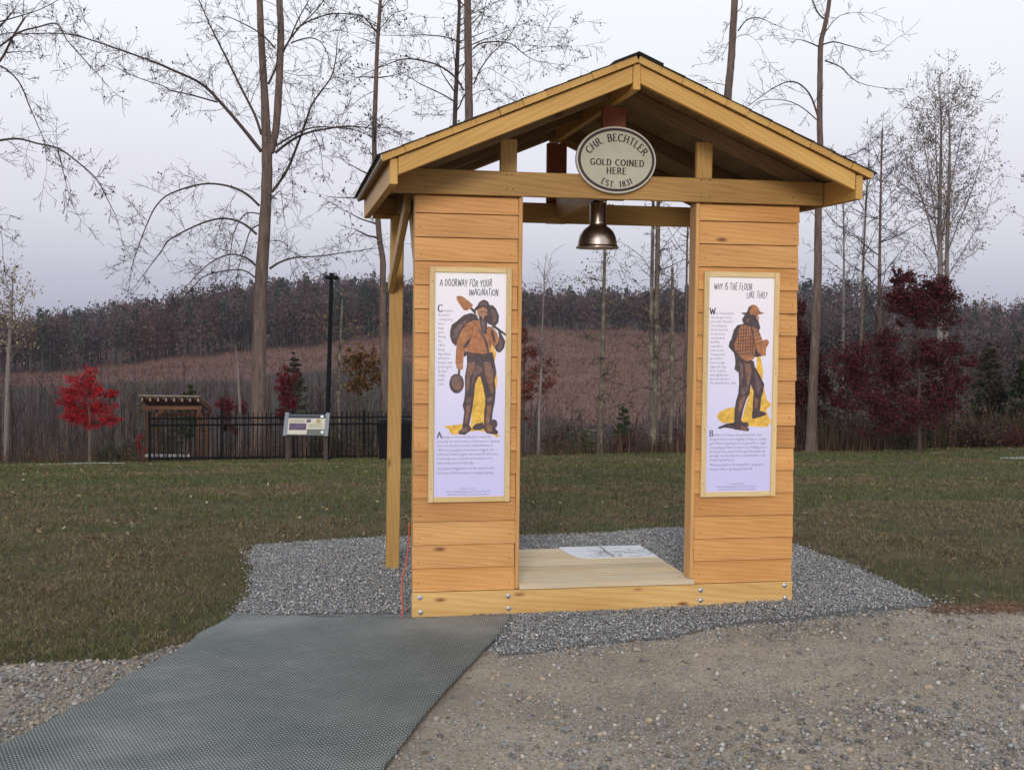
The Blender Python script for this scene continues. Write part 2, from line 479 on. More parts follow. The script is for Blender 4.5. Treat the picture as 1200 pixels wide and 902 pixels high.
_octF = np.array([(0, 1, 4), (1, 2, 4), (2, 3, 4), (3, 0, 4), (1, 0, 5), (2, 1, 5), (3, 2, 5), (0, 3, 5)])
_cubeF = np.array([(0, 3, 2, 1), (4, 5, 6, 7), (0, 1, 5, 4), (1, 2, 6, 5), (2, 3, 7, 6), (3, 0, 4, 7)])
def rand_rot(n, rng):
    q = rng.normal(size=(n, 4)); q /= np.linalg.norm(q, axis=1)[:, None]
    w, x, y, z = q.T
    return np.stack([np.stack([1-2*(y*y+z*z), 2*(x*y-z*w), 2*(x*z+y*w)], -1), np.stack([2*(x*y+z*w), 1-2*(x*x+z*z), 2*(y*z-x*w)], -1), np.stack([2*(x*z-y*w), 2*(y*z+x*w), 1-2*(x*x+y*y)], -1)], 1)
def stones(pos, size, cols, rng, cube=False, squash=.75, kind=None):
    base, F = (_cube*.72, _cubeF) if cube else {None: (_oct, _octF), 'bip': (_bip, _bipF), 'pyr': (_pyr, _pyrF)}[kind]
    n = len(pos); k = len(base)
    V = base[None]*(1+rng.uniform(-.38, .38, (n, k, 3)))*rng.uniform(.6, 1.15, (n, 1, 3))
    if kind == 'pyr':
        a_ = rng.uniform(0, 6.283, n); R_ = np.zeros((n, 3, 3)); R_[:, 0, 0] = R_[:, 1, 1] = np.cos(a_); R_[:, 0, 1] = -np.sin(a_); R_[:, 1, 0] = np.sin(a_); R_[:, 2, 2] = 1
    else: R_ = rand_rot(n, rng)
    V = np.einsum('nij,nkj->nki', R_, V)
    V[..., 2] *= squash
    V = V*size[:, None, None]+pos[:, None, :]
    FF = (F[None]+(np.arange(n)*k)[:, None, None]).reshape(-1, F.shape[1])
    return (V.reshape(-1, 3), FF, 0, np.repeat(cols, k, 0))
def stone_cols(n, rng, warm=.25):
    g = rng.choice([.13, .18, .23, .29, .37, .52], n, p=[.14, .22, .28, .22, .10, .04])
    g = g*rng.uniform(.8, 1.25, n)
    t = np.where(rng.random(n) < warm, rng.uniform(.5, 1.6, n), rng.uniform(-.25, .25, n))
    return np.clip(np.stack([g*(1+.16*t), g, g*(1-.16*t)], 1), .01, .85)
M_stone = attr_mat('crushed_stone', .85, .25, 70, .25)
def build_gravel():
    rng = np.random.default_rng(11)
    x0, x1, y0, y1 = -1.25, 3.5, -1.05, 2.9
    n = 152000
    x = rng.uniform(x0, x1, n); y = rng.uniform(y0, y1, n)
    sg = np.where((y < .1) & (x > .3), np.where(rng.random(n) < .35, .26, .09), .06)*rng.random(n)**.5
    jx = x+rng.normal(0, 1, n)*sg; jy = y+rng.normal(0, 1, n)*sg
    k = inside(PAD, jx, jy) & ~inside(HUT, x, y) & ~inside(MAT, x, y)
    x, y = x[k], y[k]
    hump = .012+.022*np.exp(-((x-2.25)/.55)**2-((y+.12)/.3)**2)+.010*fbm(x*2, y*2, 4)
    z = np.where(inside(PAD, x, y), hump, .007)+rng.uniform(-.004, .007, len(x))
    s = rng.uniform(.0055, .0110, len(x))*(1+.5*(rng.random(len(x)) < .05))
    me = np_mesh('gravel', [stones(np.stack([x, y, z], 1), s, stone_cols(len(x), rng, .12)*np.array([1.0, .975, .97])*1.28, rng, kind='bip')], [M_stone])
    tag(link('gravel', me), 'fine grey crushed gravel spread around the wooden doorway kiosk', 'gravel', kind='stuff')
build_gravel()
def build_lot_stones():
    rng = np.random.default_rng(12)
    n = 120000
    x = rng.uniform(-3.2, 5.2, n); y = rng.uniform(-3.4, .2, n)
    d = .12+.9*np.clip((fbm(x*.9+3, y*.9, 31)-.45)*6.5, 0, 1)
    d = np.maximum(d, .8*np.clip((x-.2)/1.0, 0, 1)*np.clip((-1.75-y)/.3, 0, 1)*np.clip((fbm(x*1.6, y*1.6, 33)-.3)*3, 0, 1))
    tan = inside([(.1, -.9), (1.7, -.75), (3.2, -1.1), (1.8, -1.55), (.6, -1.9), (-.2, -2.0)], x, y)
    d = np.where(tan, d*.25, d)
    d = np.where((x < -1.1), np.maximum(d, .75), d)
    edge = np.exp(-((y+.35-.13*(x-1))/.25)**2)*(x > .4)
    d = np.maximum(d, .55*edge)
    k = (rng.random(n) < d*.9) & inside(LOT, x, y) & ~inside(PAD, x, y) & ~inside(MAT, x, y)
    x, y = x[k], y[k]
    s = .0035+.0095*rng.random(len(x))**2.0+.011*(rng.random(len(x)) < .05)*rng.random(len(x))
    cols = stone_cols(len(x), rng, .38)
    cols = cols*np.where(cols.mean(1) > .45, .62, 1.0)[:, None]*np.array([1.06, 1.0, .93])
    big_ = s > .0085
    P3 = np.stack([x, y, .004+s*.35], 1)
    g1 = stones(P3[big_], s[big_], cols[big_], rng, cube=True, squash=.7)
    g0 = stones(P3[~big_], s[~big_]*1.15, cols[~big_], rng, kind='bip', squash=.75)
    n = 110000                               # grit and small chips pressed into the dirt
    px = rng.uniform(-20, 1220, n); py = 715+rng.random(n)*200
    hx = (px-600)/1400.; hy = (py-451)/1400.
    D = _f[None]+hx[:, None]*_r[None]-hy[:, None]*_u[None]; Q = CAM[None]+D*(-CAM[2]/D[:, 2])[:, None]
    gx, gy = Q[:, 0], Q[:, 1]
    dd = .20+.8*np.clip((fbm(gx*1.3+9, gy*1.3, 35)-.36)*3.2, 0, 1)
    kk = (rng.random(n) < dd) & inside(LOT, gx, gy) & ~inside(PAD, gx, gy) & ~inside(MAT, gx, gy)
    gx, gy = gx[kk], gy[kk]; gs = .0018+.0042*rng.random(len(gx))**1.6
    gc = np.array([.37, .295, .225])*rng.uniform(.35, 1.5, (len(gx), 1))
    gr = rng.random(len(gx)) < .45; gc[gr] = gc[gr].mean(1)[:, None]*np.array([1.0, .98, .96])
    g2 = stones(np.stack([gx, gy, .004+gs*.3], 1), gs*1.1, gc, rng, squash=.8, kind='pyr')
    me = np_mesh('loose_stones', [g1, g0, g2], [M_stone])
    tag(link('loose_stones', me), 'loose mixed stones scattered over the packed dirt lot', 'stones', kind='stuff')
    # the larger stones are pieces of their own, embedded in the lot
    ico = []
    for q in range(6):
        import bmesh
        bm = bmesh.new(); bmesh.ops.create_icosphere(bm, subdivisions=1, radius=1)
        sc = rng.uniform(.55, 1.1, 3)
        for v in bm.verts: v.co = Vector([c*s_*rng.uniform(.78, 1.15) for c, s_ in zip(v.co, sc)])
        me = bpy.data.meshes.new('stone'); bm.to_mesh(me); bm.free()
        me.materials.append([plain('stone_grey', (.22, .215, .21), .9, var=.3, scale=3, bmp=.3), plain('stone_buff', (.40, .31, .22), .9, var=.25, scale=3, bmp=.3), plain('stone_dark', (.11, .11, .115), .85, var=.3, scale=3, bmp=.3), plain('stone_pale', (.50, .47, .43), .9, var=.2, scale=3, bmp=.3)][q % 4])
        ico.append(me)
    m = 0
    while m < 230:
        px, py = rng.uniform(-10, 1210), rng.uniform(745, 915)
        d = at(px, py, 1.)-CAM; P = CAM+d*(-CAM[2]/d[2])
        if inside(MAT, P[0], P[1]) or inside(PAD, P[0], P[1]) or not inside(LOT, P[0], P[1]): continue
        if rng.random() > fbm(P[0]*.9+3, P[1]*.9, 31)*1.2-.15+(.35 if px > 600 and py > 820 else 0): continue
        s = rng.uniform(.010, .017)+(.012 if rng.random() < .14 else 0)*rng.random()
        o = link('stone', ico[rng.integers(0, 6)], dirt_lot, Matrix.Translation((P[0], P[1], .004+s*.28)) @ Matrix.Rotation(rng.uniform(0, 6.28), 4, 'Z') @ Matrix.Diagonal((s, s, s*.7, 1)))
        m += 1
build_lot_stones()
M_grass = attr_mat('grass_blade', .7, .2, 3, .15)
def build_grass():
    rng = np.random.default_rng(13)
    n = 440000
    v = 5.6+(31.4-5.6)*rng.random(n)**1.55
    u = rng.uniform(-1, 1, n)*(v*.47+1.0)
    x = CAM[0]+u*_rh[0]+v*_fh[0]; y = CAM[1]+u*_rh[1]+v*_fh[1]
    jx = x+rng.normal(0, .035, n); jy = y+rng.normal(0, .035, n)
    k = ~inside(LOT, jx, jy) & ~inside(PAD, jx, jy) & ~inside(MAT, x, y) & ~inside(HUT, x, y)
    patch = fbm(x*.55, y*.55, 41); fine = fbm(x*3.1, y*3.1, 47)
    k &= rng.random(n) < np.clip(.30+1.5*(.55*patch+.45*fine-.28), .12, 1)
    x, y, v, u, patch, fine = x[k], y[k], v[k], u[k], patch[k], fine[k]
    n = len(x)
    z = ground_uv(u, v)-.012
    dry = np.clip((patch*.75+fine*.4-.56)*6.5+.06+.62*np.clip((u-.8)/2, 0, 1)*np.clip((13-v)/4, 0, 1), .05, .95)
    isdry = rng.random(n) < dry
    green = np.array([.082, .098, .034])*rng.uniform(.55, 1.5, (n, 1))*np.array([1, 1, 1])+rng.uniform(0, .018, (n, 1))*np.array([1.2, .5, .2])
    straw = np.array([.195, .145, .078])*rng.uniform(.35, 1.25, (n, 1))+rng.uniform(0, .03, (n, 1))*np.array([1.0, .45, .25])
    cols = np.where(isdry[:, None], straw, green)
    h = rng.uniform(.018, .055, n)*(1+.5*(fine-.5))*np.where(isdry, .75, 1.0)*(1+.25*(v > 24))
    wd = rng.uniform(.0022, .0048, n)*np.clip(v/9, .9, 2.6)
    a = rng.uniform(0, 6.283, n); lean = np.where(isdry, rng.uniform(.3, 1.8, n), rng.uniform(.1, .9, n))
    b = rng.uniform(0, 6.283, n)
    P = np.stack([x, y, z], 1)
    side = np.stack([np.cos(a), np.sin(a), np.zeros(n)], 1)*wd[:, None]
    tip = np.stack([np.cos(b)*lean*h, np.sin(b)*lean*h, h], 1)
    mid = tip*np.array([.35, .35, .62])
    V = np.stack([P-side, P+mid+side, P+tip, P+mid-side*.9], 1)
    idx = np.arange(n)*4
    me = np_mesh('grass', [(V.reshape(-1, 3), np.stack([idx, idx+1, idx+2, idx+3], 1), 0, np.repeat(cols, 4, 0))], [M_grass])
    tag(link('grass', me), 'short autumn lawn grass, part green and part dry', 'grass', kind='stuff')
build_grass()
def build_straw():
    rng = np.random.default_rng(15)
    n = 3500
    x = rng.uniform(3.1, 6.5, n); y = -.27-.12*(x-3.7).clip(0)+rng.normal(0, .07, n)
    n2 = 7000
    px = rng.uniform(-3.5, 6.5, n2); py = rng.uniform(-.6, 8.5, n2)
    keep = ~inside(LOT, px, py) & ~inside(PAD, px, py) & (fbm(px*1.1, py*1.1, 77) > .5)
    x = np.concatenate([x, px[keep]]); y = np.concatenate([y, py[keep]]); n = len(x)
    u, v = uv_of(np.stack([x, y, np.zeros(n)], 1)); z = ground_uv(u, v)+rng.uniform(.004, .035, n)
    z[:3500] = rng.uniform(.006, .016, 3500)
    a = rng.uniform(0, 6.28, n); L = rng.uniform(.03, .11, n)
    d = np.stack([np.cos(a)*L, np.sin(a)*L, rng.normal(0, .006, n)], 1); s = np.stack([-np.sin(a), np.cos(a), np.zeros(n)], 1)*.0022
    P = np.stack([x, y, z], 1)
    V = np.stack([P-s, P+s, P+d+s, P+d-s], 1).reshape(-1, 3); i = np.arange(n)*4
    c = np.array([.20, .12, .065])*rng.uniform(.45, 1.35, (n, 1)); c[:3500] *= np.array([1.1, .85, .72])
    me = np_mesh('dead_straw', [(V, np.stack([i, i+1, i+2, i+3], 1), 0, np.repeat(c, 4, 0))], [M_grass])
    tag(link('dead_straw', me), 'dead pine straw and clippings lying along the lawn edge', 'straw', kind='stuff')
build_straw()
# ------------------------------------------------------------------ the rubber mat
def build_mat():
    m, nt, b = new_mat('woven_rubber_mat')
    g = N(nt, 'ShaderNodeNewGeometry'); P = mapping(nt, g.outputs['Position'], (1, 1, 1), rot=(0, 0, -.33))
    w1 = N(nt, 'ShaderNodeTexWave', wave_type='BANDS', bands_direction='X'); w1.inputs['Scale'].default_value = 22
    w2 = N(nt, 'ShaderNodeTexWave', wave_type='BANDS', bands_direction='Y'); w2.inputs['Scale'].default_value = 13
    for w in (w1, w2):
        w.inputs['Distortion'].default_value = .6; w.inputs['Detail'].default_value = 1; w.inputs['Detail Scale'].default_value = 3
        nt.links.new(P, w.inputs['Vector'])
    pat = math_(nt, 'MULTIPLY', w1.outputs['Fac'], w2.outputs['Fac'])
    n1 = noise(nt, P, 1.3, 5, .6); n2 = noise(nt, P, 9, 5, .7)
    n4 = noise(nt, mapping(nt, P, (.6, 1.6, 1)), 1.1, 4, .55)
    n1 = math_(nt, 'ADD', math_(nt, 'MULTIPLY', n1, .5), math_(nt, 'MULTIPLY', n4, .5))
    base = ramp(nt, n1, [(.36, (.088, .106, .082)), (.5, (.195, .198, .166)), (.62, (.44, .42, .37))])
    base = mixc(nt, ramp(nt, n2, [(.5, 0.0), (.8, .45)]), base, (.36, .36, .35))
    c = mixc(nt, ramp(nt, pat, [(.25, 0.0), (.65, 1.0)]), mixc(nt, .62, base, (.015, .02, .018)), mixc(nt, .4, base, (.62, .64, .62)))
    nt.links.new(c, b.inputs['Base Color']); b.inputs['Roughness'].default_value = .62; b.inputs['Specular IOR Level'].default_value = .35
    bump(nt, b, pat, .9, .006)
    # gently waving sheet built as a grid between its two long edges
    left = [(-1.02, .17), (-1.14, -.20), (-1.255, -.55), (-1.50, -1.15), (-1.80, -1.88), (-2.03, -2.3), (-2.35, -3.0)]
    right = [(.555, -.13), (.41, -.55), (.145, -1.14), (-.05, -1.58), (-.33, -2.30), (-.36, -2.4), (-.62, -3.0)]
    def along(l, t):
        l = np.array(l); d = np.r_[0, np.cumsum(np.linalg.norm(np.diff(l, axis=0), axis=1))]; d /= d[-1]
        return np.array([np.interp(t, d, l[:, 0]), np.interp(t, d, l[:, 1])])
    nu, nv = 60, 90; top = []; bot = []
    for i in range(nv+1):
        t = i/nv; a = along(left, t); c_ = along(right, t)
        for j in range(nu+1):
            s = j/nu; p = a+(c_-a)*s
            if i == 0: p[1] += -.05*math.sin(s*math.pi)
            p = p+np.array([.05, 0])*(fbm(p[1]*4+5, s*1.5, 8)-.5)*max(0, 1-s*3)+np.array([.014, 0])*(fbm(p[1]*7, s*2, 18)-.5)
            z = .028+.012*(fbm(p[0]*1.6, p[1]*1.6, 14)-.5)*2+.010*max(0, math.sin(p[1]*4+p[0]*1.5))*(s > .5)*(s-.5)
            top.append((p[0], p[1], z)); bot.append((p[0], p[1], z-.012))
    n = len(top); F = []
    W_ = nu+1
    for i in range(nv):
        for j in range(nu):
            a = i*W_+j
            F.append((a, a+W_, a+W_+1, a+1)); F.append((n+a, n+a+1, n+a+W_+1, n+a+W_))
    bd = [j for j in range(W_)]+[i*W_+nu for i in range(1, nv+1)]+[nv*W_+j for j in range(nu-1, -1, -1)]+[i*W_ for i in range(nv-1, 0, -1)]
    for k in range(len(bd)):
        a, b2 = bd[k], bd[(k+1) % len(bd)]
        F.append((a, b2, n+b2, n+a))
    me = np_mesh('rubber_mat', [(np.array(top+bot), np.array(F), 0, None)], [m])
    tag(link('rubber_mat', me), 'dark grey-green woven rubber mat laid from the lot to the kiosk', 'mat')
build_mat()

# ------------------------------------------------------------------ the doorway kiosk
W, XL, XR, HH, SILL, DECK = 2.339, .628, 1.679, 2.44, .154, .181
XC = W/2
kiosk = empty('doorway_kiosk', (XC, .7, 0), 'open wooden doorway kiosk with gabled roof and two siding panels on gravel', 'kiosk')
def lumber(name, p0, p1, w, h, mat, up=(0, 0, 1), parent=kiosk, c0=0., c1=0., bev=.0035, prof=None, share=None):
    """a stick of lumber from p0 to p1: w across, h along 'up'; c0/c1 shear the end cuts"""
    p0 = Vector([float(t) for t in p0]); p1 = Vector([float(t) for t in p1]); L = (p1-p0).length
    X = (p1-p0).normalized(); Z = Vector(up); Z = (Z-X*Z.dot(X)).normalized(); Y = Z.cross(X)
    M = Matrix.Translation((p0+p1)/2) @ Matrix((X, Y, Z)).transposed().to_4x4()
    me = share
    if me is None:
        b = MB()
        if prof is None:
            b.box(-L/2, L/2, -w/2, w/2, -h/2, h/2, bev)
            b.v = [(x+(z*c0 if x < 0 else z*c1), y, z) for x, y, z in b.v]
        else:
            b.grid([[(x, y, z) for y, z in prof] for x in (-L/2, L/2)])
        me = b.mesh(name, mat)
    return link(name, me, parent, M)
def rng_part(*a): return random.Random(*a)
# sill with bolts
sill = lumber('sill_beam', (0, .007, .075), (W, .007, .075), .038, .150, M_sill)
for px, py in ((492, 700), (493, 717), (595.5, 698), (596, 712.5), (821, 691), (821, 703), (919.5, 685.5), (920, 700)):
    P = on_y(px, py, -.012)
    b = MB(); k = 14
    b.grid([[(P[0]+r_*math.cos(2*math.pi*j/k), -.012-d, P[2]+r_*math.sin(2*math.pi*j/k)) for j in range(k)] for r_, d in ((.0155, 0), (.0155, .003), (.010, .0035), (.010, .007), (.005, .010))], cap=True)
    b.build_sub('bolt', M_metal, sill)
# lap siding: 16 full boards and a narrow one under the header, on either side of the doorway
p_ = .1364
def siding_prof(h):
    return [(0, 0), (.0205, 0), (.0205, h-.0045), (.0125, h-.0045), (.0010, .003)]
for x0, x1 in ((0.004, .6035), (1.7035, W-.002)):
    sh = None; rr = random.Random(int(x0*100)+3)
    for k in range(17):
        z = SILL+k*p_; h = p_ if k < 16 else HH-z
        prof = siding_prof(h)
        dx0, dx1 = rr.uniform(-.003, .003), rr.uniform(-.003, .003)
        if k == 16 or sh is None:
            prof = [(y-.01, zz-h/2) for y, zz in prof]
            o = lumber('siding_board', (x0, .01, z+h/2), (x1, .01, z+h/2), .02, h, M_siding, prof=prof)
            if k < 16: sh = o.data
        else:
            o = lumber('siding_board', (x0+dx0, .01, z+h/2), (x1+dx0, .01, z+h/2), .02, h, M_siding, share=sh)
        if k < 16:
            for xx in (x0+.035, x1-.035):
                b = MB()
                c = (xx+rr.uniform(-.006, .006), z+.045+rr.uniform(-.012, .012)); yy = .0010+.0115*(c[1]-z)/p_
                b.grid([[(c[0]+.0036*math.cos(2*math.pi*j/6), yy-d, c[1]+.0036*math.sin(2*math.pi*j/6)) for j in range(6)] for d in (-.003, .001)])
                b.build_sub('nail_head', M_nail, o)
for x0, x1 in ((.0055, .0945), (.513, .602), (1.7055, 1.7945), (W-.0945, W-.0055)):
    lumber('corner_post', ((x0+x1)/2, .066, SILL+.001), ((x0+x1)/2, .066, HH), .089, x1-x0, M_post, up=(1, 0, 0))
for x0, x1 in ((.0945, .513), (1.7945, W-.0945)):
    lumber('panel_back', ((x0+x1)/2, .103, SILL+.001), ((x0+x1)/2, .103, HH-.002), .012, x1-x0, M_shaded, up=(1, 0, 0))
for x in (.6165, 1.6905):
    lumber('door_jamb', (x, .054, SILL+.029 if x > 1 else SILL+.002), (x, .054, HH-.001), .116, .0235, M_jamb, up=(1, 0, 0))
# deck
for x in (.64, XC, 1.67):
    lumber('deck_joist', (x, .03, .078), (x, 1.05, .078), .038, .15, M_post)
lumber('rim_joist', (.605, 1.07, .078), (1.70, 1.07, .078), .036, .15, M_post)
sh = None
for k in range(8):
    y0 = -.018+k*.1385; wd = .1155
    pr = [(-wd/2, -.0135), (wd/2, -.0135), (wd/2, .0115), (wd/2-.003, .0135)]
    for g_ in (.028, -.028):
        pr += [(g_+.008, .0135), (g_+.007, .0035), (g_-.007, .0035), (g_-.008, .0135)]
    pr += [(-wd/2+.003, .0135), (-wd/2, .0115)]
    x0, x1 = (XL+.0015, 1.6775) if k == 0 else (.605, 1.702)
    if k == 0: x0, x1 = .6300, 1.702
    o = lumber('deck_board', (x0, y0+wd/2, SILL+.0145), (x1, y0+wd/2, SILL+.0145), wd, .027, M_deck, prof=pr, share=sh if k > 1 else None)
    if k == 1: sh = o.data
# header, rear header, plates, tie beam
for x0, x1 in ((.004, .628), (1.679, W-.004)):
    lumber('top_block', (x0, .062, 2.475), (x1, .062, 2.475), .084, .066, M_shaded)
header = lumber('header_beam', (-.134, -.011, 2.511), (2.473, -.011, 2.511), .038, .14, M_beam)
lumber('rear_header', (-.134, 1.47, 2.49), (2.473, 1.47, 2.49), .038, .14, M_beam)
for x in (.055, W-.055):
    lumber('side_plate', (x, .0105, 2.50), (x, 1.448, 2.50), .085, .118, M_shaded)
lumber('tie_beam', (XC, .052, 2.525), (XC, 1.448, 2.525), .038, .14, M_beam)
# rear posts, slightly out of plumb, and knee braces
for x0, x1 in ((.008, .03), (W-.03, W-.04)):
    lumber('rear_post', (x0, 1.398, -.03), (x1, 1.405, 2.44), .089, .089, M_post, up=(1, 0, 0), bev=.006)
for x in (.035, W-.035):
    s_ = -1 if x < 1 else 1
    lumber('knee_brace', (x+s_*.052, 1.345, 1.955), (x+s_*.040, .33, 2.425), .038, .089, M_beam, up=(0, 1, 1), c0=.46, c1=.46)
    lumber('knee_brace', (x, .128, 2.02), (x, .52, 2.455), .038, .089, M_beam, up=(0, -1, 1))
# roof frame: ridge, eave fascias, rafters in five pairs
SL = .4225; TH = math.atan(SL)
lumber('ridge_board', (XC, -.445, 3.066), (XC, 1.70, 3.066), .042, .142, M_barge)
for s in (-1, 1):
    lumber('eave_fascia', (XC+s*1.327, -.445, 2.507), (XC+s*1.327, 1.70, 2.507), .042, .137, M_barge)
    for y, mat in ((-.421, M_barge), (.032, M_shaded), (.74, M_shaded), (1.51, M_shaded), (1.676, M_barge)):  # inner rafters get the lumber with shade painted in, barge pairs the lighter one
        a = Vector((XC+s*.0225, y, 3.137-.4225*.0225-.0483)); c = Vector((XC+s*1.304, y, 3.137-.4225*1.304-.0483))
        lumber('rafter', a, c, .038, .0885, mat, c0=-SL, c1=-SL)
    # roof planks running front to back, their ends showing along the rake
    sl_len = 1.392/math.cos(TH); nb = 11; pw = sl_len/nb
    rr = random.Random(5+s); sh = None
    for k in range(nb):
        d = (k+.5)*pw
        cx = XC+s*(.004+d*math.cos(TH)); cz = 3.139-d*math.sin(TH)+.0185/math.cos(TH)
        j = rr.uniform(-.006, .006)
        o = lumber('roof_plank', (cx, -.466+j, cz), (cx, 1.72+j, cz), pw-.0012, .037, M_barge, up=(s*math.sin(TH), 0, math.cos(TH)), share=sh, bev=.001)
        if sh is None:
            o.data.materials.append(M_shaded)
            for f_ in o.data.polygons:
                if abs(f_.normal.x) < .5: f_.material_index = 1  # all but the plank ends take the colour darkened for underside shade
        sh = o.data
    # shingle courses
    nc = 11
    for k in range(nc):
        d0 = k*1.525/nc-(.0 if k else 0); d1 = (k+1)*1.525/nc+.012
        def pt(d, t): return (XC+s*(d*math.cos(TH)+t*math.sin(TH)), 3.139+.0375/math.cos(TH)-d*math.sin(TH)+t*math.cos(TH))
        q = [pt(d0, .001), pt(d1, .002), pt(d1, .0075), pt(d0, .0035)]
        b = MB()
        ys = np.linspace(-.478, 1.735, 15)
        b.grid([[(x, y, z) for x, z in q] for y in ys])
        b.build('shingle_course', M_shingle, kiosk)
    b = MB()
    x0 = XC+s*1.393; z0 = 3.139+.037-1.393*SL
    b.box(min(x0, x0+s*.004), max(x0, x0+s*.004), -.47, 1.73, z0-.022, z0+.002, .001)
    b.build('drip_edge', M_drip, kiosk)
b = MB()
for s in (-1, 1):
    q = [(XC, 3.196), (XC+s*.14, 3.196-.14*SL), (XC+s*.14, 3.190-.14*SL), (XC, 3.189)]
    b.grid([[(x, y, z) for x, z in q] for y in np.linspace(-.482, 1.74, 9)])
b.build('ridge_cap', M_shingle, kiosk)
# gable studs and king posts
for x in (.545, 1.731):
    lumber('gable_stud', (x, .032, 2.585), (x, .032, 3.137-.1-abs(x-XC)*SL), .036, .098, M_post, up=(1, 0, 0))
lumber('king_post', (1.172, .032, 2.44), (1.172, .032, 2.985), .038, .142, M_red, up=(1, 0, 0))
lumber('king_post', (XC-.005, 1.51, 2.42), (XC-.005, 1.51, 2.985), .038, .142, M_red, up=(1, 0, 0))
# nail heads on the header
for px, py in ((497, 213), (499, 219), (495, 206), (594, 205), (600, 205), (594, 222), (601, 222), (822, 211), (832, 211), (822, 231), (832, 231), (928, 214), (929, 232)):
    P = on_y(px, py, -.03); b = MB()
    b.grid([[(P[0]+.0045*math.cos(2*math.pi*j/6), -.0315+d, P[2]+.0045*math.sin(2*math.pi*j/6)) for j in range(6)] for d in (0, .003)])
    b.build_sub('nail_head', M_nail, header)

# ------------------------------------------------------------------ lettering
def arc(cx, cy, rx, ry, a0, a1, n=10):
    return [(cx+rx*math.cos(math.radians(a0+(a1-a0)*i/n)), cy+ry*math.sin(math.radians(a0+(a1-a0)*i/n))) for i in range(n+1)]
GL = {
 'A': (.74, [[(0, 0), (.37, 1), (.74, 0)], [(.14, .36), (.60, .36)]]),
 'B': (.62, [[(.1, 0), (.1, 1)], [(.1, 1), (.32, 1)]+arc(.32, .76, .2, .24, 80, -90, 7)+[(.1, .52)], [(.32, .52)]+arc(.32, .26, .27, .26, 85, -90, 7)+[(.1, 0)]]),
 'C': (.70, [arc(.40, .5, .36, .5, 48, 312, 14)]),
 'D': (.72, [[(.1, 0), (.1, 1)], [(.1, 1), (.28, 1)]+arc(.28, .5, .38, .5, 88, -88, 11)+[(.1, 0)]]),
 'E': (.60, [[(.1, 0), (.1, 1)], [(.1, 1), (.55, 1)], [(.1, .52), (.45, .52)], [(.1, 0), (.58, 0)]]),
 'F': (.56, [[(.1, 0), (.1, 1)], [(.1, 1), (.55, 1)], [(.1, .52), (.45, .52)]]),
 'G': (.76, [arc(.40, .5, .36, .5, 48, 330, 14), [(.48, .42), (.70, .42)], [(.68, .42), (.68, .1)]]),
 'H': (.74, [[(.1, 0), (.1, 1)], [(.64, 0), (.64, 1)], [(.1, .52), (.64, .52)]]),
 'I': (.22, [[(.11, 0), (.11, 1)]]),
 'K': (.66, [[(.1, 0), (.1, 1)], [(.1, .45), (.60, 1)], [(.27, .62), (.64, 0)]]),
 'L': (.56, [[(.1, 0), (.1, 1)], [(.1, 0), (.55, 0)]]),
 'M': (.86, [[(.1, 0), (.1, 1)], [(.1, 1), (.43, .1), (.76, 1)], [(.76, 1), (.76, 0)]]),
 'N': (.74, [[(.1, 0), (.1, 1)], [(.1, 1), (.64, 0)], [(.64, 0), (.64, 1)]]),
 'O': (.78, [arc(.39, .5, .35, .5, 90, 450, 18)]),
 'R': (.68, [[(.1, 0), (.1, 1)], [(.1, 1), (.32, 1)]+arc(.32, .75, .22, .25, 80, -90, 7)+[(.1, .5)], [(.34, .5), (.66, 0)]]),
 'S': (.56, [arc(.28, .74, .21, .26, 40, 250, 9)+arc(.28, .25, .23, .25, 80, -140, 9)]),
 'T': (.64, [[(.32, 0), (.32, 1)], [(.02, 1), (.62, 1)]]),
 'U': (.70, [[(.1, 1), (.1, .3)]+arc(.35, .3, .25, .3, 180, 360, 8)+[(.6, 1)]]),
 'W': (.96, [[(.02, 1), (.26, 0), (.48, .8), (.70, 0), (.94, 1)]]),
 'Y': (.66, [[(.02, 1), (.33, .45)], [(.64, 1), (.33, .45), (.33, 0)]]),
 '.': (.22, [[(.06, .05), (.17, .05)]]), '?': (.5, [arc(.24, .76, .2, .24, 160, -60, 8)+[(.24, .42), (.24, .26)], [(.2, .04), (.3, .04)]]),
 '1': (.34, [[(.19, 0), (.19, 1)], [(.05, .84), (.19, 1)]]), '8': (.58, [arc(.29, .75, .19, .25, 90, 450, 14), arc(.29, .26, .23, .26, 90, 450, 14)]),
 '3': (.54, [arc(.24, .76, .2, .24, 150, -85, 9)+arc(.24, .26, .25, .27, 85, -150, 9)]), ' ': (.34, [])}
def glyph_quads(ch, serif, th=.15, thin=.07):
    """flat quads (x, y) of one stroke letter in unit height"""
    w, lines = GL[ch]; Q = []
    for ln in lines:
        for (x0, y0), (x1, y1) in zip(ln[:-1], ln[1:]):
            L = math.hypot(x1-x0, y1-y0)
            if L < 1e-6: continue
            t = (thin+(th-thin)*abs(y1-y0)/L)/2
            e = .02
            dx, dy = (x1-x0)/L, (y1-y0)/L
            ax, ay, bx, by = x0-dx*e, y0-dy*e, x1+dx*e, y1+dy*e
            Q.append([(ax+dy*t, ay-dx*t), (bx+dy*t, by-dx*t), (bx-dy*t, by+dx*t), (ax-dy*t, ay+dx*t)])
        if serif and len(ln) == 2 and abs(ln[0][1]-ln[1][1]) > .8:
            for x, y in ln:
                Q.append([(x-.14, y-.03), (x+.14, y-.03), (x+.14, y+.03), (x-.14, y+.03)])
        if serif and len(ln) == 2 and ch in 'ELTF' and ln[0][1] == ln[1][1]:
            x, y = ln[1]; sgn = -1 if y > .6 else 1
            if abs(y-.52) > .1: Q.append([(x-.05, y), (x, y), (x, y+.16*sgn), (x-.03, y+.16*sgn)])
    return w, Q
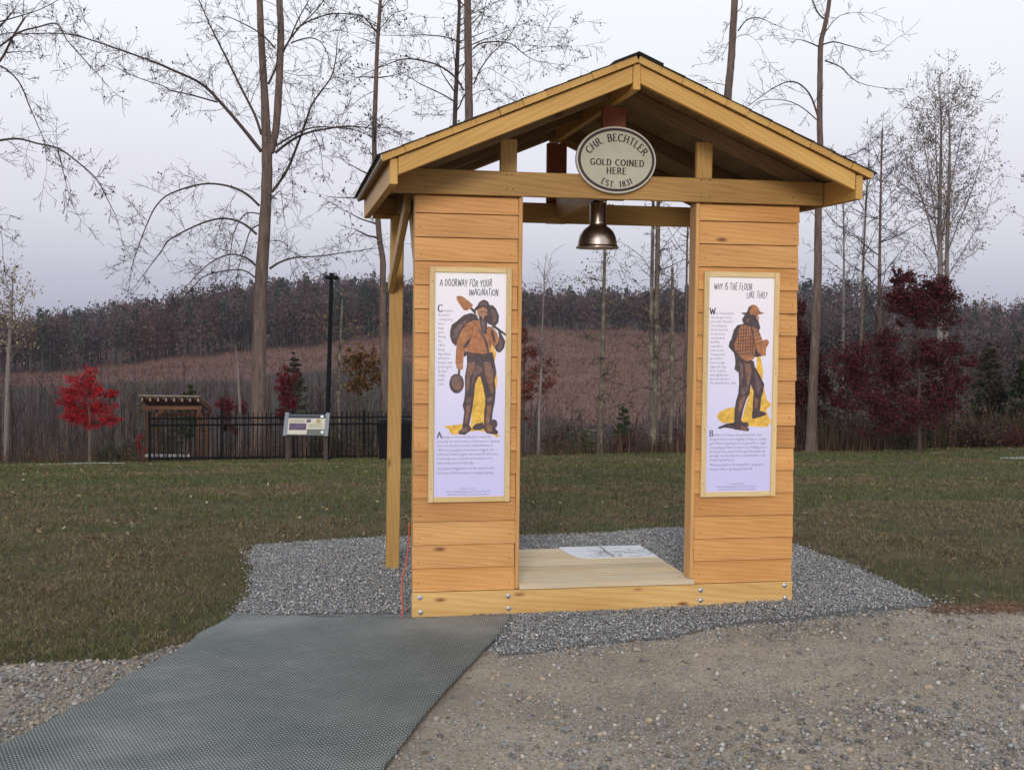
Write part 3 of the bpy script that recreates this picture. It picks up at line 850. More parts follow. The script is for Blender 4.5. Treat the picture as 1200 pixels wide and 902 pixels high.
def text_width(t, sp): return sum(GL[c][0] for c in t)+sp*(len(t)-1)

# ------------------------------------------------------------------ oval sign
def build_oval():
    C = on_y(722.3, 187.6, -.062); cx, cz = C[0], C[2]
    A_, B_ = .2400, .1930; R_ = -.006
    root = empty('oval_sign', (cx, -.05, cz-B_), 'oval cream sign with dark border reading gold coined here on the gable header', 'sign')
    def P(x, z, y): return (cx+x*math.cos(R_)-z*math.sin(R_), y, cz+x*math.sin(R_)+z*math.cos(R_))
    n = 72
    el = lambda k, y: [P((A_-k)*math.cos(2*math.pi*j/n), (B_-k)*math.sin(2*math.pi*j/n), y) for j in range(n)]
    b = MB(); b.grid([el(.004, -.034), el(0, -.037), el(0, -.060), el(.003, -.064), el(.010, -.064)]); b.build('rim', M_signrim, root, smooth=False)
    b = MB(); b.grid([el(.0095, -.0635), el(.011, -.0665), el(.024, -.0665), el(.026, -.0655)], cap=False); b.build('border', M_signdark, root)
    b = MB(); b.poly(el(.0105, -.0653)[::-1]); face = b.build('face', M_signface, root)
    yl = -.0668
    def put(b, ch, fx):
        w, Q = glyph_quads(ch, True, .20, .10)
        for q in Q:
            f = [P(*fx(x, y), yl) for x, y in q]; k = [P(*fx(x, y), yl+.0022) for x, y in q]
            b.grid([k, f])
    def arch(t, r0, a0, a1, h, cz0, sgn):
        tot = text_width(t, .2); pos = 0
        for ch in t:
            w = GL[ch][0]; mid = (pos+w/2)/tot; ang = math.radians(a0+(a1-a0)*mid)
            b = MB()
            def fx(x, y):
                lx = (x-w/2)*h*1.0; ly = y*h
                if sgn > 0:
                    rad = r0+ly; return (rad*math.sin(ang)+lx*math.cos(ang), cz0+rad*math.cos(ang)-lx*math.sin(ang))
                rad = r0-ly; return (rad*math.sin(ang)+lx*math.cos(ang), cz0-rad*math.cos(ang)+lx*math.sin(ang))
            put(b, ch, fx)
            if b.v: b.build_sub('letter', M_signdark, face)
            pos += w+.2
    s = .479/832*1.0                       # metres per pixel of the measured enlargement
    arch('CHR. BECHTLER', 345*s, -53, 53, 70*s, (430-587)*s, 1)
    def flat(t, x0, x1, zb, h):
        tot = text_width(t, .17); k = (x1-x0)/tot; pos = 0
        for ch in t:
            b = MB(); put(b, ch, lambda x, y: (x0+(pos+x)*k, zb+y*h))
            if b.v: b.build_sub('letter', M_signdark, face)
            pos += GL[ch][0]+.17
    flat('GOLD COINED', -270*s, 287*s, -57*s, 60*s)
    flat('HERE', -100*s, 104*s, -141*s, 62*s)
    arch('EST. 1831', 352*s, -27, 30, 56*s, (352-274)*s, -1)
build_oval()

# ------------------------------------------------------------------ hanging lamp
def build_lamp():
    P = on_y(700.5, 265, .30); cx, cy = P[0], .30
    root = empty('pendant_lamp', (cx, cy, 2.175), 'bell-shaped brushed bronze pendant lamp hanging in the doorway', 'lamp')
    prof = [(.012, 2.452), (.048, 2.452), (.0500, 2.447), (.0500, 2.335), (.0525, 2.328), (.0515, 2.318), (.060, 2.308), (.078, 2.296), (.096, 2.276), (.109, 2.250), (.117, 2.220), (.121, 2.196), (.1225, 2.190), (.1300, 2.184), (.1320, 2.179), (.1300, 2.174), (.1265, 2.175)]
    b = MB(); b.lathe(prof, cx, cy, 56); b.build('shade', M_bronze, root, smooth=True)
    inner = [(.1265, 2.1755), (.119, 2.190), (.114, 2.220), (.105, 2.250), (.091, 2.275), (.073, 2.292), (.05, 2.302), (.0, 2.303)]
    b = MB(); b.lathe(inner, cx, cy, 56); b.build('reflector', M_lampin, root, smooth=True)
    b = MB(); b.lathe([(.0, 2.192), (.018, 2.195), (.029, 2.208), (.031, 2.222), (.024, 2.245), (.014, 2.262), (.013, 2.30)], cx, cy, 24); b.build('bulb', M_bulb, root, smooth=True)
    b = MB(); b.lathe([(.0, 2.466), (.03, 2.465), (.033, 2.4525), (.0, 2.4525)], cx, cy, 24); b.build('mount', M_black, root)
build_lamp()

# ------------------------------------------------------------------ printed panel on the deck
def build_floor_print():
    z = DECK+.0015
    m, nt, b_ = new_mat('pale_floor_print')
    g = N(nt, 'ShaderNodeNewGeometry'); n1 = noise(nt, g.outputs['Position'], 9, 5, .7)
    nt.links.new(ramp(nt, n1, [(.3, (.62, .62, .66)), (.6, (.70, .68, .70)), (.75, (.60, .52, .50))]), b_.inputs['Base Color']); b_.inputs['Roughness'].default_value = .35
    pts = [(1.700, 1.095), (1.120, 1.095), (1.122, .97), (1.130, .88), (1.146, .80), (1.168, .745), (1.21, .70), (1.30, .688), (1.700, .690)]
    b = MB(); b.grid([[(x, y, z-.001) for x, y in pts], [(x, y, z+.003) for x, y in pts]])
    root = tag(b.build('floor_print', m), 'pale printed sheet with sketchy line drawing lying on the deck boards', 'floor panel')
    b = MB(); rr = random.Random(4)
    for k in range(34):
        x = rr.uniform(1.30, 1.66); y = rr.uniform(.74, 1.06); a = rr.uniform(0, 6.28); pp = [(x, y)]
        for _ in range(5):
            a += rr.uniform(-.9, .9); x += .03*math.cos(a); y += .03*math.sin(a); pp.append((min(max(x, 1.2), 1.69), min(max(y, .71), 1.08)))
        for (x0, y0), (x1, y1) in zip(pp[:-1], pp[1:]):
            L = math.hypot(x1-x0, y1-y0)+1e-6; dx, dy = -(y1-y0)/L*.002, (x1-x0)/L*.002
            b.poly([(x0+dx, y0+dy, z+.0034+k*2e-5), (x0-dx, y0-dy, z+.0034+k*2e-5), (x1-dx, y1-dy, z+.0034+k*2e-5), (x1+dx, y1+dy, z+.0034+k*2e-5)])
    # one heavy vertical brush mark
    for q in range(5):
        y0 = .72+q*.07; b.poly([(1.395+.006*math.sin(q*2), y0, z+.0044), (1.412+.006*math.sin(q*2), y0, z+.0044), (1.412+.006*math.sin(q*2+2), y0+.069, z+.0044), (1.398+.006*math.sin(q*2+2), y0+.069, z+.0044)])
    b.build('line_drawing', plain('faint_ink', (.25, .23, .24), .6), root)
build_floor_print()

# ------------------------------------------------------------------ cord
b = MB()
cpts = [on_y(479.5, 612, .135), on_y(478.5, 640, .14), on_y(475, 664, .12), on_y(471.5, 678, .09), on_y(470.8, 700, .04), on_y(472, 714, -.0), on_y(470.5, 722, -.02), on_y(468.5, 726, -.035)]
cs = []
for i in range(len(cpts)-1):
    for t in np.linspace(0, 1, 5)[:-1]:
        p0 = cpts[max(i-1, 0)]; p1 = cpts[i]; p2 = cpts[i+1]; p3 = cpts[min(i+2, len(cpts)-1)]
        cs.append(.5*((2*p1)+(-p0+p2)*t+(2*p0-5*p1+4*p2-p3)*t*t+(-p0+3*p1-3*p2+p3)*t**3))
cs.append(cpts[-1])
b.tube(cs, .0046, 8)
tag(b.build('power_cord', M_cord, smooth=True), 'orange power cord dangling down the left edge of the kiosk', 'cord')
# ------------------------------------------------------------------ posters: printed figures, millimetres from the lower left frame corner
ART_L = [('y',[(86,441),(202,453),(246,447),(251,524),(261,595),(269,683),(285,727),(302,727),(319,672),(332,595),(326,524),(324,458),(374,413),(419,383),(397,375),(363,397),(296,414),(252,409),(180,395),(133,392),(117,423)]),('y',[(390,749),(400,722),(398,686),(391,650),(378,694),(381,727)]),('y',[(363,917),(393,862),(382,816),(364,838),(354,898)]),('k',[(120,988),(130,1024),(163,1049),(199,1081),(240,1093),(273,1085),(290,1050),(219,1030),(173,945),(156,901),(132,923),(121,956)]),('k',[(328,1131),(367,1141),(388,1119),(405,1079),(402,1040),(380,1018),(346,1029),(323,1056)]),('m',[(147,1000),(169,1027),(202,1049),(229,1066),(213,1038),(175,989),(153,945),(140,951)]),('m',[(356,1122),(378,1111),(392,1073),(387,1046),(368,1035),(362,1084)]),('o',[(156,1188),(173,1191),(194,1186),(228,1161),(253,1139),(240,1120),(215,1106),(199,1109),(175,1141),(157,1168)]),('k',[(235,1117),(246,1127),(273,1096),(265,1085)]),('k',[(362,1018),(373,1029),(452,972),(445,963)]),('o',[(216,1033),(257,1052),(290,1047),(316,990),(340,1018),(368,1014),(395,980),(411,926),(394,871),(363,917),(354,851),(303,847),(242,863),(223,878),(201,867),(198,801),(171,792),(153,803),(157,891),(164,940),(187,992)]),('k',[(399,1002),(418,980),(444,931),(437,893),(414,866),(393,872),(381,898),(402,925),(406,958)]),('m',[(408,947),(430,931),(425,893),(408,879),(397,893),(411,920)]),('k',[(249,965),(241,941),(220,897),(201,888),(197,902),(219,932)]),('k',[(311,985),(324,958),(340,920),(352,853),(342,853),(327,914),(313,952)]),('m',[(282,1006),(313,990),(324,947),(313,947),(291,979)]),('k',[(363,1002),(380,969),(388,925),(380,920),(366,953),(358,985)]),('k',[(201,869),(225,875),(242,863),(292,845),(306,837),(270,837),(220,853),(201,837)]),('s',[(276,1107),(281,1126),(306,1140),(336,1130),(334,1111),(337,1083),(320,1059),(293,1064),(279,1085)]),('k',[(255,1110),(278,1137),(288,1156),(314,1172),(338,1162),(349,1142),(367,1132),(345,1113),(311,1128),(281,1116),(263,1100)]),('m',[(289,1140),(311,1162),(333,1149),(333,1135),(311,1137)]),('k',[(287,1071),(301,1077),(312,1056),(319,1078),(334,1082),(337,1040),(334,973),(320,974),(302,1001),(291,1039)]),('m',[(298,1056),(318,1045),(324,1001),(316,990),(304,1023)]),('k',[(295,1100),(306,1104),(306,1098),(296,1095)]),('k',[(318,1102),(329,1101),(328,1095),(318,1097)]),('s',[(156,805),(199,795),(198,771),(173,760),(158,780)]),('k',[(169,766),(181,769),(180,737),(168,737)]),('k',[(204,687),(202,668),(194,651),(183,638),(169,631),(154,631),(140,638),(129,651),(121,668),(118,687),(121,706),(128,724),(139,736),(153,743),(168,743),(182,736),(194,724),(201,707)]),('m',[(194,694),(192,678),(187,665),(178,655),(168,650),(157,650),(147,655),(138,665),(132,678),(130,694),(132,709),(137,722),(146,732),(156,738),(167,738),(178,732),(186,723),(192,709)]),('b',[(188,666),(187,660),(183,654),(177,649),(171,647),(163,647),(156,649),(151,654),(147,660),(146,666),(147,673),(151,679),(156,683),(163,686),(170,686),(177,683),(183,679),(186,673)]),('k',[(217,869),(309,858),(369,870),(378,831),(394,749),(383,709),(390,639),(385,579),(374,524),(368,452),(323,450),(323,524),(331,590),(316,672),(299,727),(287,727),(269,683),(261,595),(252,532),(236,444),(198,445),(207,524),(197,562),(205,590),(211,639),(209,727),(221,798)]),('b',[(229,809),(270,817),(260,765),(238,727),(233,672),(222,623),(219,666),(221,732)]),('b',[(320,814),(359,809),(373,749),(371,689),(380,645),(366,628),(344,689),(326,743)]),('b',[(220,557),(245,568),(234,502),(224,453),(210,453)]),('b',[(339,557),(367,568),(358,491),(351,452),(332,455)]),('m',[(270,798),(304,787),(310,754),(282,738),(260,705),(255,666),(249,699)]),('m',[(348,787),(371,765),(365,721),(349,743)]),('m',[(223,601),(250,612),(245,584),(217,573)]),('m',[(339,601),(372,612),(372,590),(339,579)]),('k',[(256,436),(276,454),(318,462),(325,427),(296,417),(257,421)]),('k',[(402,453),(401,444),(398,436),(392,430),(386,427),(379,427),(372,430),(367,436),(363,444),(362,453),(363,462),(367,470),(372,476),(378,479),(385,479),(392,476),(397,470),(401,462)]),('k',[(198,447),(238,448),(252,422),(213,391),(177,394),(175,409),(195,427)]),('m',[(207,436),(235,436),(224,409),(191,401),(186,409)]),('k',[(323,452),(368,454),(409,403),(397,391),(341,398),(321,425)]),('b',[(332,447),(363,447),(380,408),(346,407)])]
ART_R = [('y',[(342,856),(366,856),(387,756),(381,705),(413,585),(445,559),(411,519),(446,449),(416,420),(299,427),(252,453),(277,548),(302,623),(310,674),(342,749)]),('y',[(96,490),(115,515),(158,534),(210,543),(216,447),(136,446),(105,468)]),('k',[(102,419),(153,441),(206,450),(295,450),(303,427),(207,411),(147,419),(117,411)]),('k',[(193,1006),(215,1035),(257,1045),(315,1037),(350,1013),(364,976),(399,899),(401,854),(316,842),(304,830),(324,819),(277,812),(231,821),(204,843),(197,868),(163,905),(169,937),(161,903),(178,949)]),('o',[(225,1006),(239,1032),(276,1035),(300,1024),(313,967),(333,899),(322,853),(298,830),(268,824),(231,853),(204,887),(200,921),(217,966)]),('o',[(309,1030),(345,1010),(361,973),(387,917),(363,888),(339,910),(322,967)]),('o',[(328,932),(401,951),(418,926),(402,901),(400,857),(376,850),(349,875),(338,907)]),('o',[(363,899),(384,934),(392,951),(412,951),(420,933),(407,906),(391,888),(373,885)]),('o',[(269,894),(315,913),(329,869),(324,831),(277,818),(263,856)]),('k',[(223,1005),(227,1005),(224,853),(219,853)]),('k',[(239,1013),(243,1013),(239,853),(234,853)]),('k',[(254,1021),(258,1021),(255,853),(250,853)]),('k',[(270,1030),(274,1030),(271,853),(266,853)]),('k',[(285,1030),(289,1030),(286,853),(281,853)]),('k',[(301,1030),(305,1030),(302,853),(297,853)]),('k',[(317,1030),(321,1030),(318,853),(313,853)]),('k',[(213,1006),(312,1014),(312,1010),(213,1002)]),('k',[(212,986),(314,994),(314,990),(212,982)]),('k',[(210,965),(315,973),(316,969),(210,961)]),('k',[(209,945),(317,953),(317,949),(209,941)]),('k',[(208,924),(319,932),(319,928),(208,920)]),('k',[(206,904),(320,911),(321,907),(206,900)]),('k',[(205,883),(322,891),(322,887),(205,879)]),('k',[(204,863),(324,870),(324,866),(204,859)]),('k',[(319,996),(352,1009),(353,1005),(320,992)]),('k',[(324,972),(361,985),(362,981),(325,968)]),('k',[(329,948),(370,961),(371,957),(331,944)]),('k',[(335,924),(379,937),(380,933),(336,920)]),('o',[(235,1109),(274,1112),(284,1143),(306,1160),(333,1155),(350,1136),(357,1118),(387,1110),(358,1101),(298,1098),(256,1099)]),('k',[(235,1109),(273,1113),(284,1143),(302,1157),(291,1115),(301,1103),(280,1098),(255,1099)]),('k',[(243,1069),(261,1098),(342,1100),(352,1082),(348,1065),(362,1020),(353,1006),(324,1027),(288,1033),(256,1043)]),('s',[(330,1097),(350,1093),(353,1078),(348,1062),(336,1073)]),('m',[(275,1075),(293,1081),(287,1047),(269,1052)]),('k',[(204,843),(277,815),(324,820),(332,787),(367,731),(395,680),(389,636),(377,598),(372,525),(323,502),(325,573),(328,636),(308,680),(302,623),(282,586),(264,529),(250,456),(208,452),(208,523),(216,579),(229,623),(234,686),(230,749),(202,771),(208,805)]),('b',[(264,806),(304,803),(312,756),(300,693),(287,667),(279,730)]),('m',[(231,812),(258,799),(259,730),(247,674),(239,749)]),('b',[(242,598),(275,611),(263,560),(241,504),(231,535)]),('m',[(332,756),(366,699),(374,668),(355,611),(344,661)]),('b',[(335,611),(356,586),(354,535),(337,535)]),('m',[(248,655),(294,667),(288,636),(249,611)]),('k',[(207,455),(253,461),(305,410),(299,396),(253,402),(205,408)]),('b',[(253,434),(300,410),(280,403),(247,409)]),('k',[(319,515),(365,522),(412,508),(409,493),(358,478),(322,471)])]
def print_mat(name, col, ink=.0):
    m, nt, b = new_mat(name)
    tc = N(nt, 'ShaderNodeTexCoord')
    n1 = noise(nt, mapping(nt, tc.outputs['Object'], (150, 1, 60)), 1.0, 4, .7, 1.5)
    n2 = noise(nt, tc.outputs['Object'], 45, 4, .6)
    n3 = noise(nt, mapping(nt, tc.outputs['Object'], (210, 1, 120), rot=(0, .6, 0)), 1.0, 3, .6, 2.0)
    c = mixc(nt, ramp(nt, n1, [(.46, 0.0), (.60, ink)]), col, (.035, .024, .03))
    c = mixc(nt, ramp(nt, n3, [(.55, 0.0), (.70, ink*.75)]), c, tuple(min(.6, t*2.1+.05) for t in col))
    c = mixc(nt, 1.0, c, ramp(nt, n2, [(.3, .70), (.7, 1.3)]), 'MULTIPLY')
    nt.links.new(c, b.inputs['Base Color']); b.inputs['Roughness'].default_value = .4
    return m
def paper_mat():
    m, nt, b = new_mat('poster_paper')
    tc = N(nt, 'ShaderNodeTexCoord'); sp = N(nt, 'ShaderNodeSeparateXYZ'); nt.links.new(tc.outputs['Generated'], sp.inputs[0])
    c = ramp(nt, sp.outputs['Z'], [(0, (.60, .57, .86)), (.35, (.69, .66, .88)), (.7, (.84, .79, .90)), (1, (.92, .88, .90))])
    nt.links.new(c, b.inputs['Base Color']); b.inputs['Roughness'].default_value = .38
    return m
M_paper = paper_mat()
M_ink = plain('print_ink', (.05, .045, .07), .5, var=.1)
M_ink2 = plain('print_ink_fine', (.17, .155, .22), .5, var=.1)
M_art = {'y': print_mat('print_yellow', (.78, .46, .075), .05), 'k': print_mat('print_umber', (.085, .055, .058), .75), 'm': print_mat('print_mauve_brown', (.19, .11, .105), .55),
         'o': print_mat('print_rust', (.48, .185, .075), .45), 's': print_mat('print_skin', (.50, .24, .13), .4), 'b': print_mat('print_brown', (.28, .135, .085), .6)}
AK = list(M_art)
def text_part(name, lines, x, ztop, pitch, width, parent, x0, y, z0, center=False, size=None):
    cu = bpy.data.curves.new(name, 'FONT'); cu.body = '\n'.join(lines); cu.size = 1.0; cu.resolution_u = 1; cu.space_line = 1.0
    if center: cu.align_x = 'CENTER'
    o = bpy.data.objects.new(name, cu); COL.objects.link(o)
    bpy.context.view_layer.update()
    me = bpy.data.meshes.new_from_object(o.evaluated_get(bpy.context.evaluated_depsgraph_get()))
    bpy.data.objects.remove(o)
    n = len(me.vertices); co = np.empty(n*3, np.float32); me.vertices.foreach_get('co', co); co = co.reshape(-1, 3)
    wid = co[:, 0].max()-co[:, 0].min()
    ls = 1.0
    sz = size or pitch*.80
    sx = width/wid
    row = np.round((-co[:, 1]+.35)/ls)        # baseline row of each vertex
    zz = ztop-row*pitch+(co[:, 1]+row*ls)*sz
    out = np.stack([x0+x+co[:, 0]*sx, np.full(n, y), z0+zz], 1)
    me.vertices.foreach_set('co', out.astype(np.float32).ravel())
    me.materials.clear(); me.materials.append(M_ink2); me.update()
    return link(name, me, parent)
def hand_text(t, x, z, w, h, slope, root, x0, y, z0, seed):
    rr = random.Random(seed); tot = text_width(t, .16); k = w/tot; pos = 0; b = MB()
    for ch in t:
        wd, Q = glyph_quads(ch, False, .17, .11)
        a = rr.uniform(-.08, .08); dy = rr.uniform(-.08, .08); sc = rr.uniform(.88, 1.1)
        for q in Q:
            b.poly([(x0+x+(pos+px_+a*py_+.1*py_)*k, y, z0+z+slope*(pos+px_)*k+(py_*sc+dy)*h) for px_, py_ in q])
            y -= 2e-6
        pos += wd+.16
    return b.build('heading', M_ink, root)
def build_poster(x0, x1, z0, z1, art, label, heads, side, initials, para, foot, name='poster_panel'):
    root = empty(name, ((x0+x1)/2, -.01, z0), label, 'poster')
    t = .031; yb, yf = -.0005, -.021
    M_ = M_frame; sides = []
    for nm, p0, p1 in (('frame_side', (x0+t/2, (yb+yf)/2, z0), (x0+t/2, (yb+yf)/2, z1)), ('frame_side', (x1-t/2, (yb+yf)/2, z0), (x1-t/2, (yb+yf)/2, z1)), ('frame_rail', (x0+t+.0005, (yb+yf)/2+.0015, z0+t/2), (x1-t-.0005, (yb+yf)/2+.0015, z0+t/2)), ('frame_rail', (x0+t+.0005, (yb+yf)/2+.0015, z1-t/2), (x1-t-.0005, (yb+yf)/2+.0015, z1-t/2))):
        up = (1, 0, 0) if nm == 'frame_side' else (0, 0, 1)
        o_ = lumber(nm, p0, p1, .0205 if nm == 'frame_side' else .0175, t, M_, up=up, parent=root, bev=.002)
        if nm == 'frame_side': sides.append(o_)
    b = MB(); b.box(x0+t-.004, x1-t+.004, -.0085, -.0008, z0+t-.004, z1-t+.004, .0005); sheet_ = b.build('print_sheet', M_paper, root)
    b = MB(); y = -.0088
    for k, (c, pts) in enumerate(art):
        import mathutils.geometry as mg
        p3 = [Vector((x0+a/1000, y, z0+c_/1000)) for a, c_ in pts]
        for tri in mg.tessellate_polygon([p3]):
            q = [p3[i] for i in tri]
            if (q[1]-q[0]).cross(q[2]-q[0]).y > 0: q = q[::-1]
            b.poly(q, AK.index(c))
        y -= 2.2e-5
    b.build_sub('illustration', [M_art[k] for k in AK], sheet_)
    y = -.0090
    for i, (tt, x, z, w, h, s) in enumerate(heads):
        hand_text(tt, x, z, w, h, s, root, x0, y, z0, 3+i)
    for tt, lines, x, z, pitch, w in side+para:
        text_part(tt, lines, x, z, pitch, w, root, x0, y, z0)
    for ch, x, z, h in initials:
        wd, Q = glyph_quads(ch, True, .2, .07); b = MB(); yy = y
        for q in Q:
            b.poly([(x0+x+a*h*.95, yy, z0+z+c*h) for a, c in q]); yy -= 2e-6
        b.build_sub('initial', M_ink, sheet_)
    text_part('sponsor_lines', foot, .236, .074, .0172, .26, root, x0, y, z0, center=True)
    for zf in (.06, .3, .55, .8, .94):
        for xx in (x0+t/2, x1-t/2):
            zz = z0+(z1-z0)*zf; b = MB()
            b.grid([[(xx+.003*math.cos(2*math.pi*j/6), yf-.0003+d, zz+.003*math.sin(2*math.pi*j/6)) for j in range(6)] for d in (0, .002)])
            b.build_sub('brad', M_nail, sides[0 if xx < (x0+x1)/2 else 1])
build_poster(.088, .565, .675, 2.030, ART_L, 'framed lavender poster of a standing miner with shovel and pan', 
    [('A DOORWAY FOR YOUR', .060, .1245+1.1205, .300, .038, .0), ('IMAGINATION', .229, 1.195, .170, .036, .0)],
    [('side_text', ['   hristopher', "Bechtler's", 'coining shop', 'was a', 'busy', 'place', 'during', 'the', '1830s.', 'Every', 'day, miners', 'arrived to', 'bring in raw', 'gold to pick', 'up their', 'newly', 'made', 'coins.'], .052, 1.098, .0247, .085)],
    [('C', .050, 1.098, .040), ('A', .051, .372, .035)],
    [('paragraph', ['     lthough we know that Bechtler owned this', 'property, the exact location of his home is a mystery.', 'Ever since Bechtler moved to Rutherfordton in', '1830, his property has been farmed, logged, and', 'bulldozed. Archaeologists who looked for the home', 'found only some old bricks and a number of ice', 'nails scattered across this ridge.'], .052, .372, .0250, .365),
     ('paragraph', ['So put your imagination to work. Listen for the', 'footsteps of all those miners coming and going.'], .054, .190, .0262, .330)],
    ['Project Sponsors:', 'Historic Building Supporters, Forest City, NC', 'Rutherford County Tourism Development'])
build_poster(1.733, 2.210, .680, 2.033, ART_R, 'framed lavender poster of a hatted man in plaid shirt seen from behind',
    [('WHY IS THE FLOOR', .064, 1.247, .240, .037, .0), ('LIKE THIS?', .270, 1.200, .130, .036, .0)],
    [('side_text', ['      hen Thomas Melton', 'was nine years old, he', "paid a visit to Bechtler's", 'store. Sixty years', 'later he described', 'the visit and his', 'curiosity about', 'the Mint\'s', 'unusual floor.', 'It was, he said,', '"A tongued and', 'grooved floor,', 'crossed at right', 'angles with strips', 'about 1/2 inches', 'wide, slightly raised', 'above the main floor."', '(The Rutherford Sun, 1894)'], .048, 1.099, .0246, .165)],
    [('W', .040, 1.099, .038), ('B', .053, .366, .036)],
    [('paragraph', ['     echtler told visitors that gold particles often', 'dropped when he was weighing, melting, or coining', 'gold. Miners, departing across a planed floor, might', 'carry away gold dust on their boots. Walking across', 'the raised slats scraped off the gold dust which fell', 'through onto the main floor so that Bechtler could', 'sweep it up and use it.'], .055, .368, .0250, .365),
     ('paragraph', ['When you stand on this strange floor, scrape your', 'feet just a little to get that gold dust off!'], .058, .188, .0262, .345)],
    ['Project Sponsors:', 'Historic Building Supporters, Forest City, NC', 'Rutherford County Tourism Development'])

# ------------------------------------------------------------------ things along the ridge
def fence():
    A = on_ground(175.5, 30.0); B = on_ground(500, 30.6)
    root = empty('metal_fence', (A+B)/2, 'black metal picket fence along the ridge behind the lawn', 'fence')
    span = (B-A); L = np.linalg.norm(span[:2]); d = span/L
    def P(s, h): return A+d*s+np.array([0, 0, h-.0])
    top = 1.17
    for k in range(int(L/1.78)+1):
        s = k*1.78; p = P(s, 0); b = MB(); b.box(p[0]-.035, p[0]+.035, p[1]-.035, p[1]+.035, p[2]-.1, p[2]+1.25, .004); b.box(p[0]-.042, p[0]+.042, p[1]-.042, p[1]+.042, p[2]+1.2505, p[2]+1.285, .012)
        b.build('post', M_black, root)
    for h in (.10, .93, 1.10):
        b = MB(); b.tube([P(0, h), P(L, h)], .024, 4); b.build('rail', M_black, root)
    proto = MB(); proto.box(-.0125, .0125, -.0125, .0125, 0, top, .002)
    proto.grid([[(-.011, -.011, top), (.011, -.011, top), (.011, .011, top), (-.011, .011, top)], [(-.002, -.002, top+.05), (.002, -.002, top+.05), (.002, .002, top+.05), (-.002, .002, top+.05)]])
    me = proto.mesh('picket', M_black)
    n = int(L/.1113)
    for k in range(1, n):
        if k % 16 == 0: continue
        p = P(k*.11125, .04)
        link('picket', me, root, Matrix.Translation([float(t) for t in p]))
fence()
def lamp_pole():
    T = at(388.5, 326, 29.0); G = on_ground(382.5, 29.0)
    root = empty('light_pole', G, 'tall thin black light pole rising behind the interpretive sign', 'light pole')
    b = MB(); b.tube([G-np.array([0, 0, .2]), T], [.062, .045], 12); b.build('pole', M_black, root)
    d = np.array([0, 0, .04])
    b = MB(); b.box(T[0]-.15, T[0]+.17, T[1]-.12, T[1]+.12, T[2]-.03, T[2]+.06, .015); b.build('lamp_head', M_black, root)
    b = MB(); b.box(T[0]-.05, T[0]+.04, T[1]-.04, T[1]+.04, T[2]+.061, T[2]+.13, .01); b.build('sensor', M_black, root)
    b = MB(); b.tube([G-np.array([0, 0, .2]), G+np.array([0, 0, .06])], .12, 12); b.build('base', M_black, root)
lamp_pole()
def interp_sign():
    v = 28.2; G = on_ground(359, v); S = v/1400.
    root = empty('interpretive_sign', G, 'low tilted information board on two posts in front of the black fence', 'sign')
    M_gs = plain('sign_grey_metal', (.16, .17, .18), .5, .3, var=.15); M_cr = plain('sign_cream', (.55, .50, .38), .6, var=.08); M_ph = plain('sign_photo', (.10, .055, .12), .5, var=.9, scale=22)
    M_dk = plain('sign_dark', (.03, .035, .05), .5); M_gn = plain('sign_olive', (.12, .13, .10), .5); M_tan = plain('sign_seal', (.36, .25, .12), .5); M_wt = plain('sign_white', (.75, .75, .74), .5)
    zc = float(at(359, 497.5, v)[2])
    ax = Vector(_rh); tl = math.radians(30)
    up = Vector((_fh*math.sin(tl)).tolist())+Vector((0, 0, math.cos(tl))); nr = ax.cross(up)
    O = Vector([G[0], G[1], zc]); hw, hh = 24*S, 11.5*S/math.cos(tl)*1.0
    M = Matrix((ax, up, nr)).transposed().to_4x4(); M.translation = O
    def pl(nm, x0, x1, y0, y1, z, mat, t=.004):
        b = MB(); b.box(x0, x1, y0, y1, z-t, z, .001, M=M); b.build(nm, mat, root)
    pl('panel', -hw, hw, -hh, hh, .0, M_gs, .04)
    pl('title_bar', -hw*.93, hw*.93, hh*.66, hh*.93, .0042, M_dk)
    pl('cream_field', -hw*.9, hw*.9, -hh*.42, hh*.62, .0044, M_cr)
    pl('cream_field', -hw*.9, hw*.05, -hh*.92, -hh*.425, .0044, M_cr)
    pl('olive_field', hw*.06, hw*.9, -hh*.9, -hh*.44, .0044, M_gn)
    pl('photo', -hw*.83, hw*.0, -hh*.52, hh*.12, .0088, M_ph); pl('photo', 0, hw*.2, hh*.22, hh*.55, .0088, M_ph)
    b = MB(); k = 16; b.grid([[tuple(M @ Vector((hw*.58+.055*math.cos(2*math.pi*j/k), hh*.36+.055*math.sin(2*math.pi*j/k), z))) for j in range(k)] for z in (.0046, .0085)]); b.build('seal', M_tan, root)
    pl('logo', hw*.74, hw*.86, -hh*.84, -hh*.56, .0088, M_wt); pl('logo', hw*.66, hw*.80, hh*.70, hh*.92, .0088, M_wt)
    b = MB()
    for r_ in range(5):
        b.box(-hw*.84, -hw*(.05+.1*(r_ % 2)), hh*(.50-.075*r_)-.006, hh*(.50-.075*r_)+.004, .0046, .0062, .0005, M=M)
        b.box(hw*.1, hw*(.84-.08*(r_ % 3)), hh*(.10-.085*r_)-.006, hh*(.10-.085*r_)+.004, .0046, .0062, .0005, M=M)
    b.build('text_lines', plain('sign_text', (.30, .26, .2), .6), root)
    for s in (-1, 1):
        pl('side_rail', s*hw*1.0-.045, s*hw*1.0+.045, -hh*1.08, hh*1.18, .012, plain('sign_rail', (.22, .23, .24), .5, .3), .06)
        g = on_ground(359+s*23.5, v); a = M @ Vector((s*hw*.93, -hh*.3, -.08))
        lumber('post', (a.x, a.y, g[2]-.2), (a.x, a.y, a.z+.05), .10, .10, plain('sign_post', (.055, .04, .032), .8), up=(1, 0, 0), parent=root)
interp_sign()
M_shbeam = plain('shelter_beam', (.13, .045, .014), .6); M_shend = plain('shelter_end', (.42, .33, .22), .7); M_shslat = plain('roof_slat', (.24, .18, .11), .7)
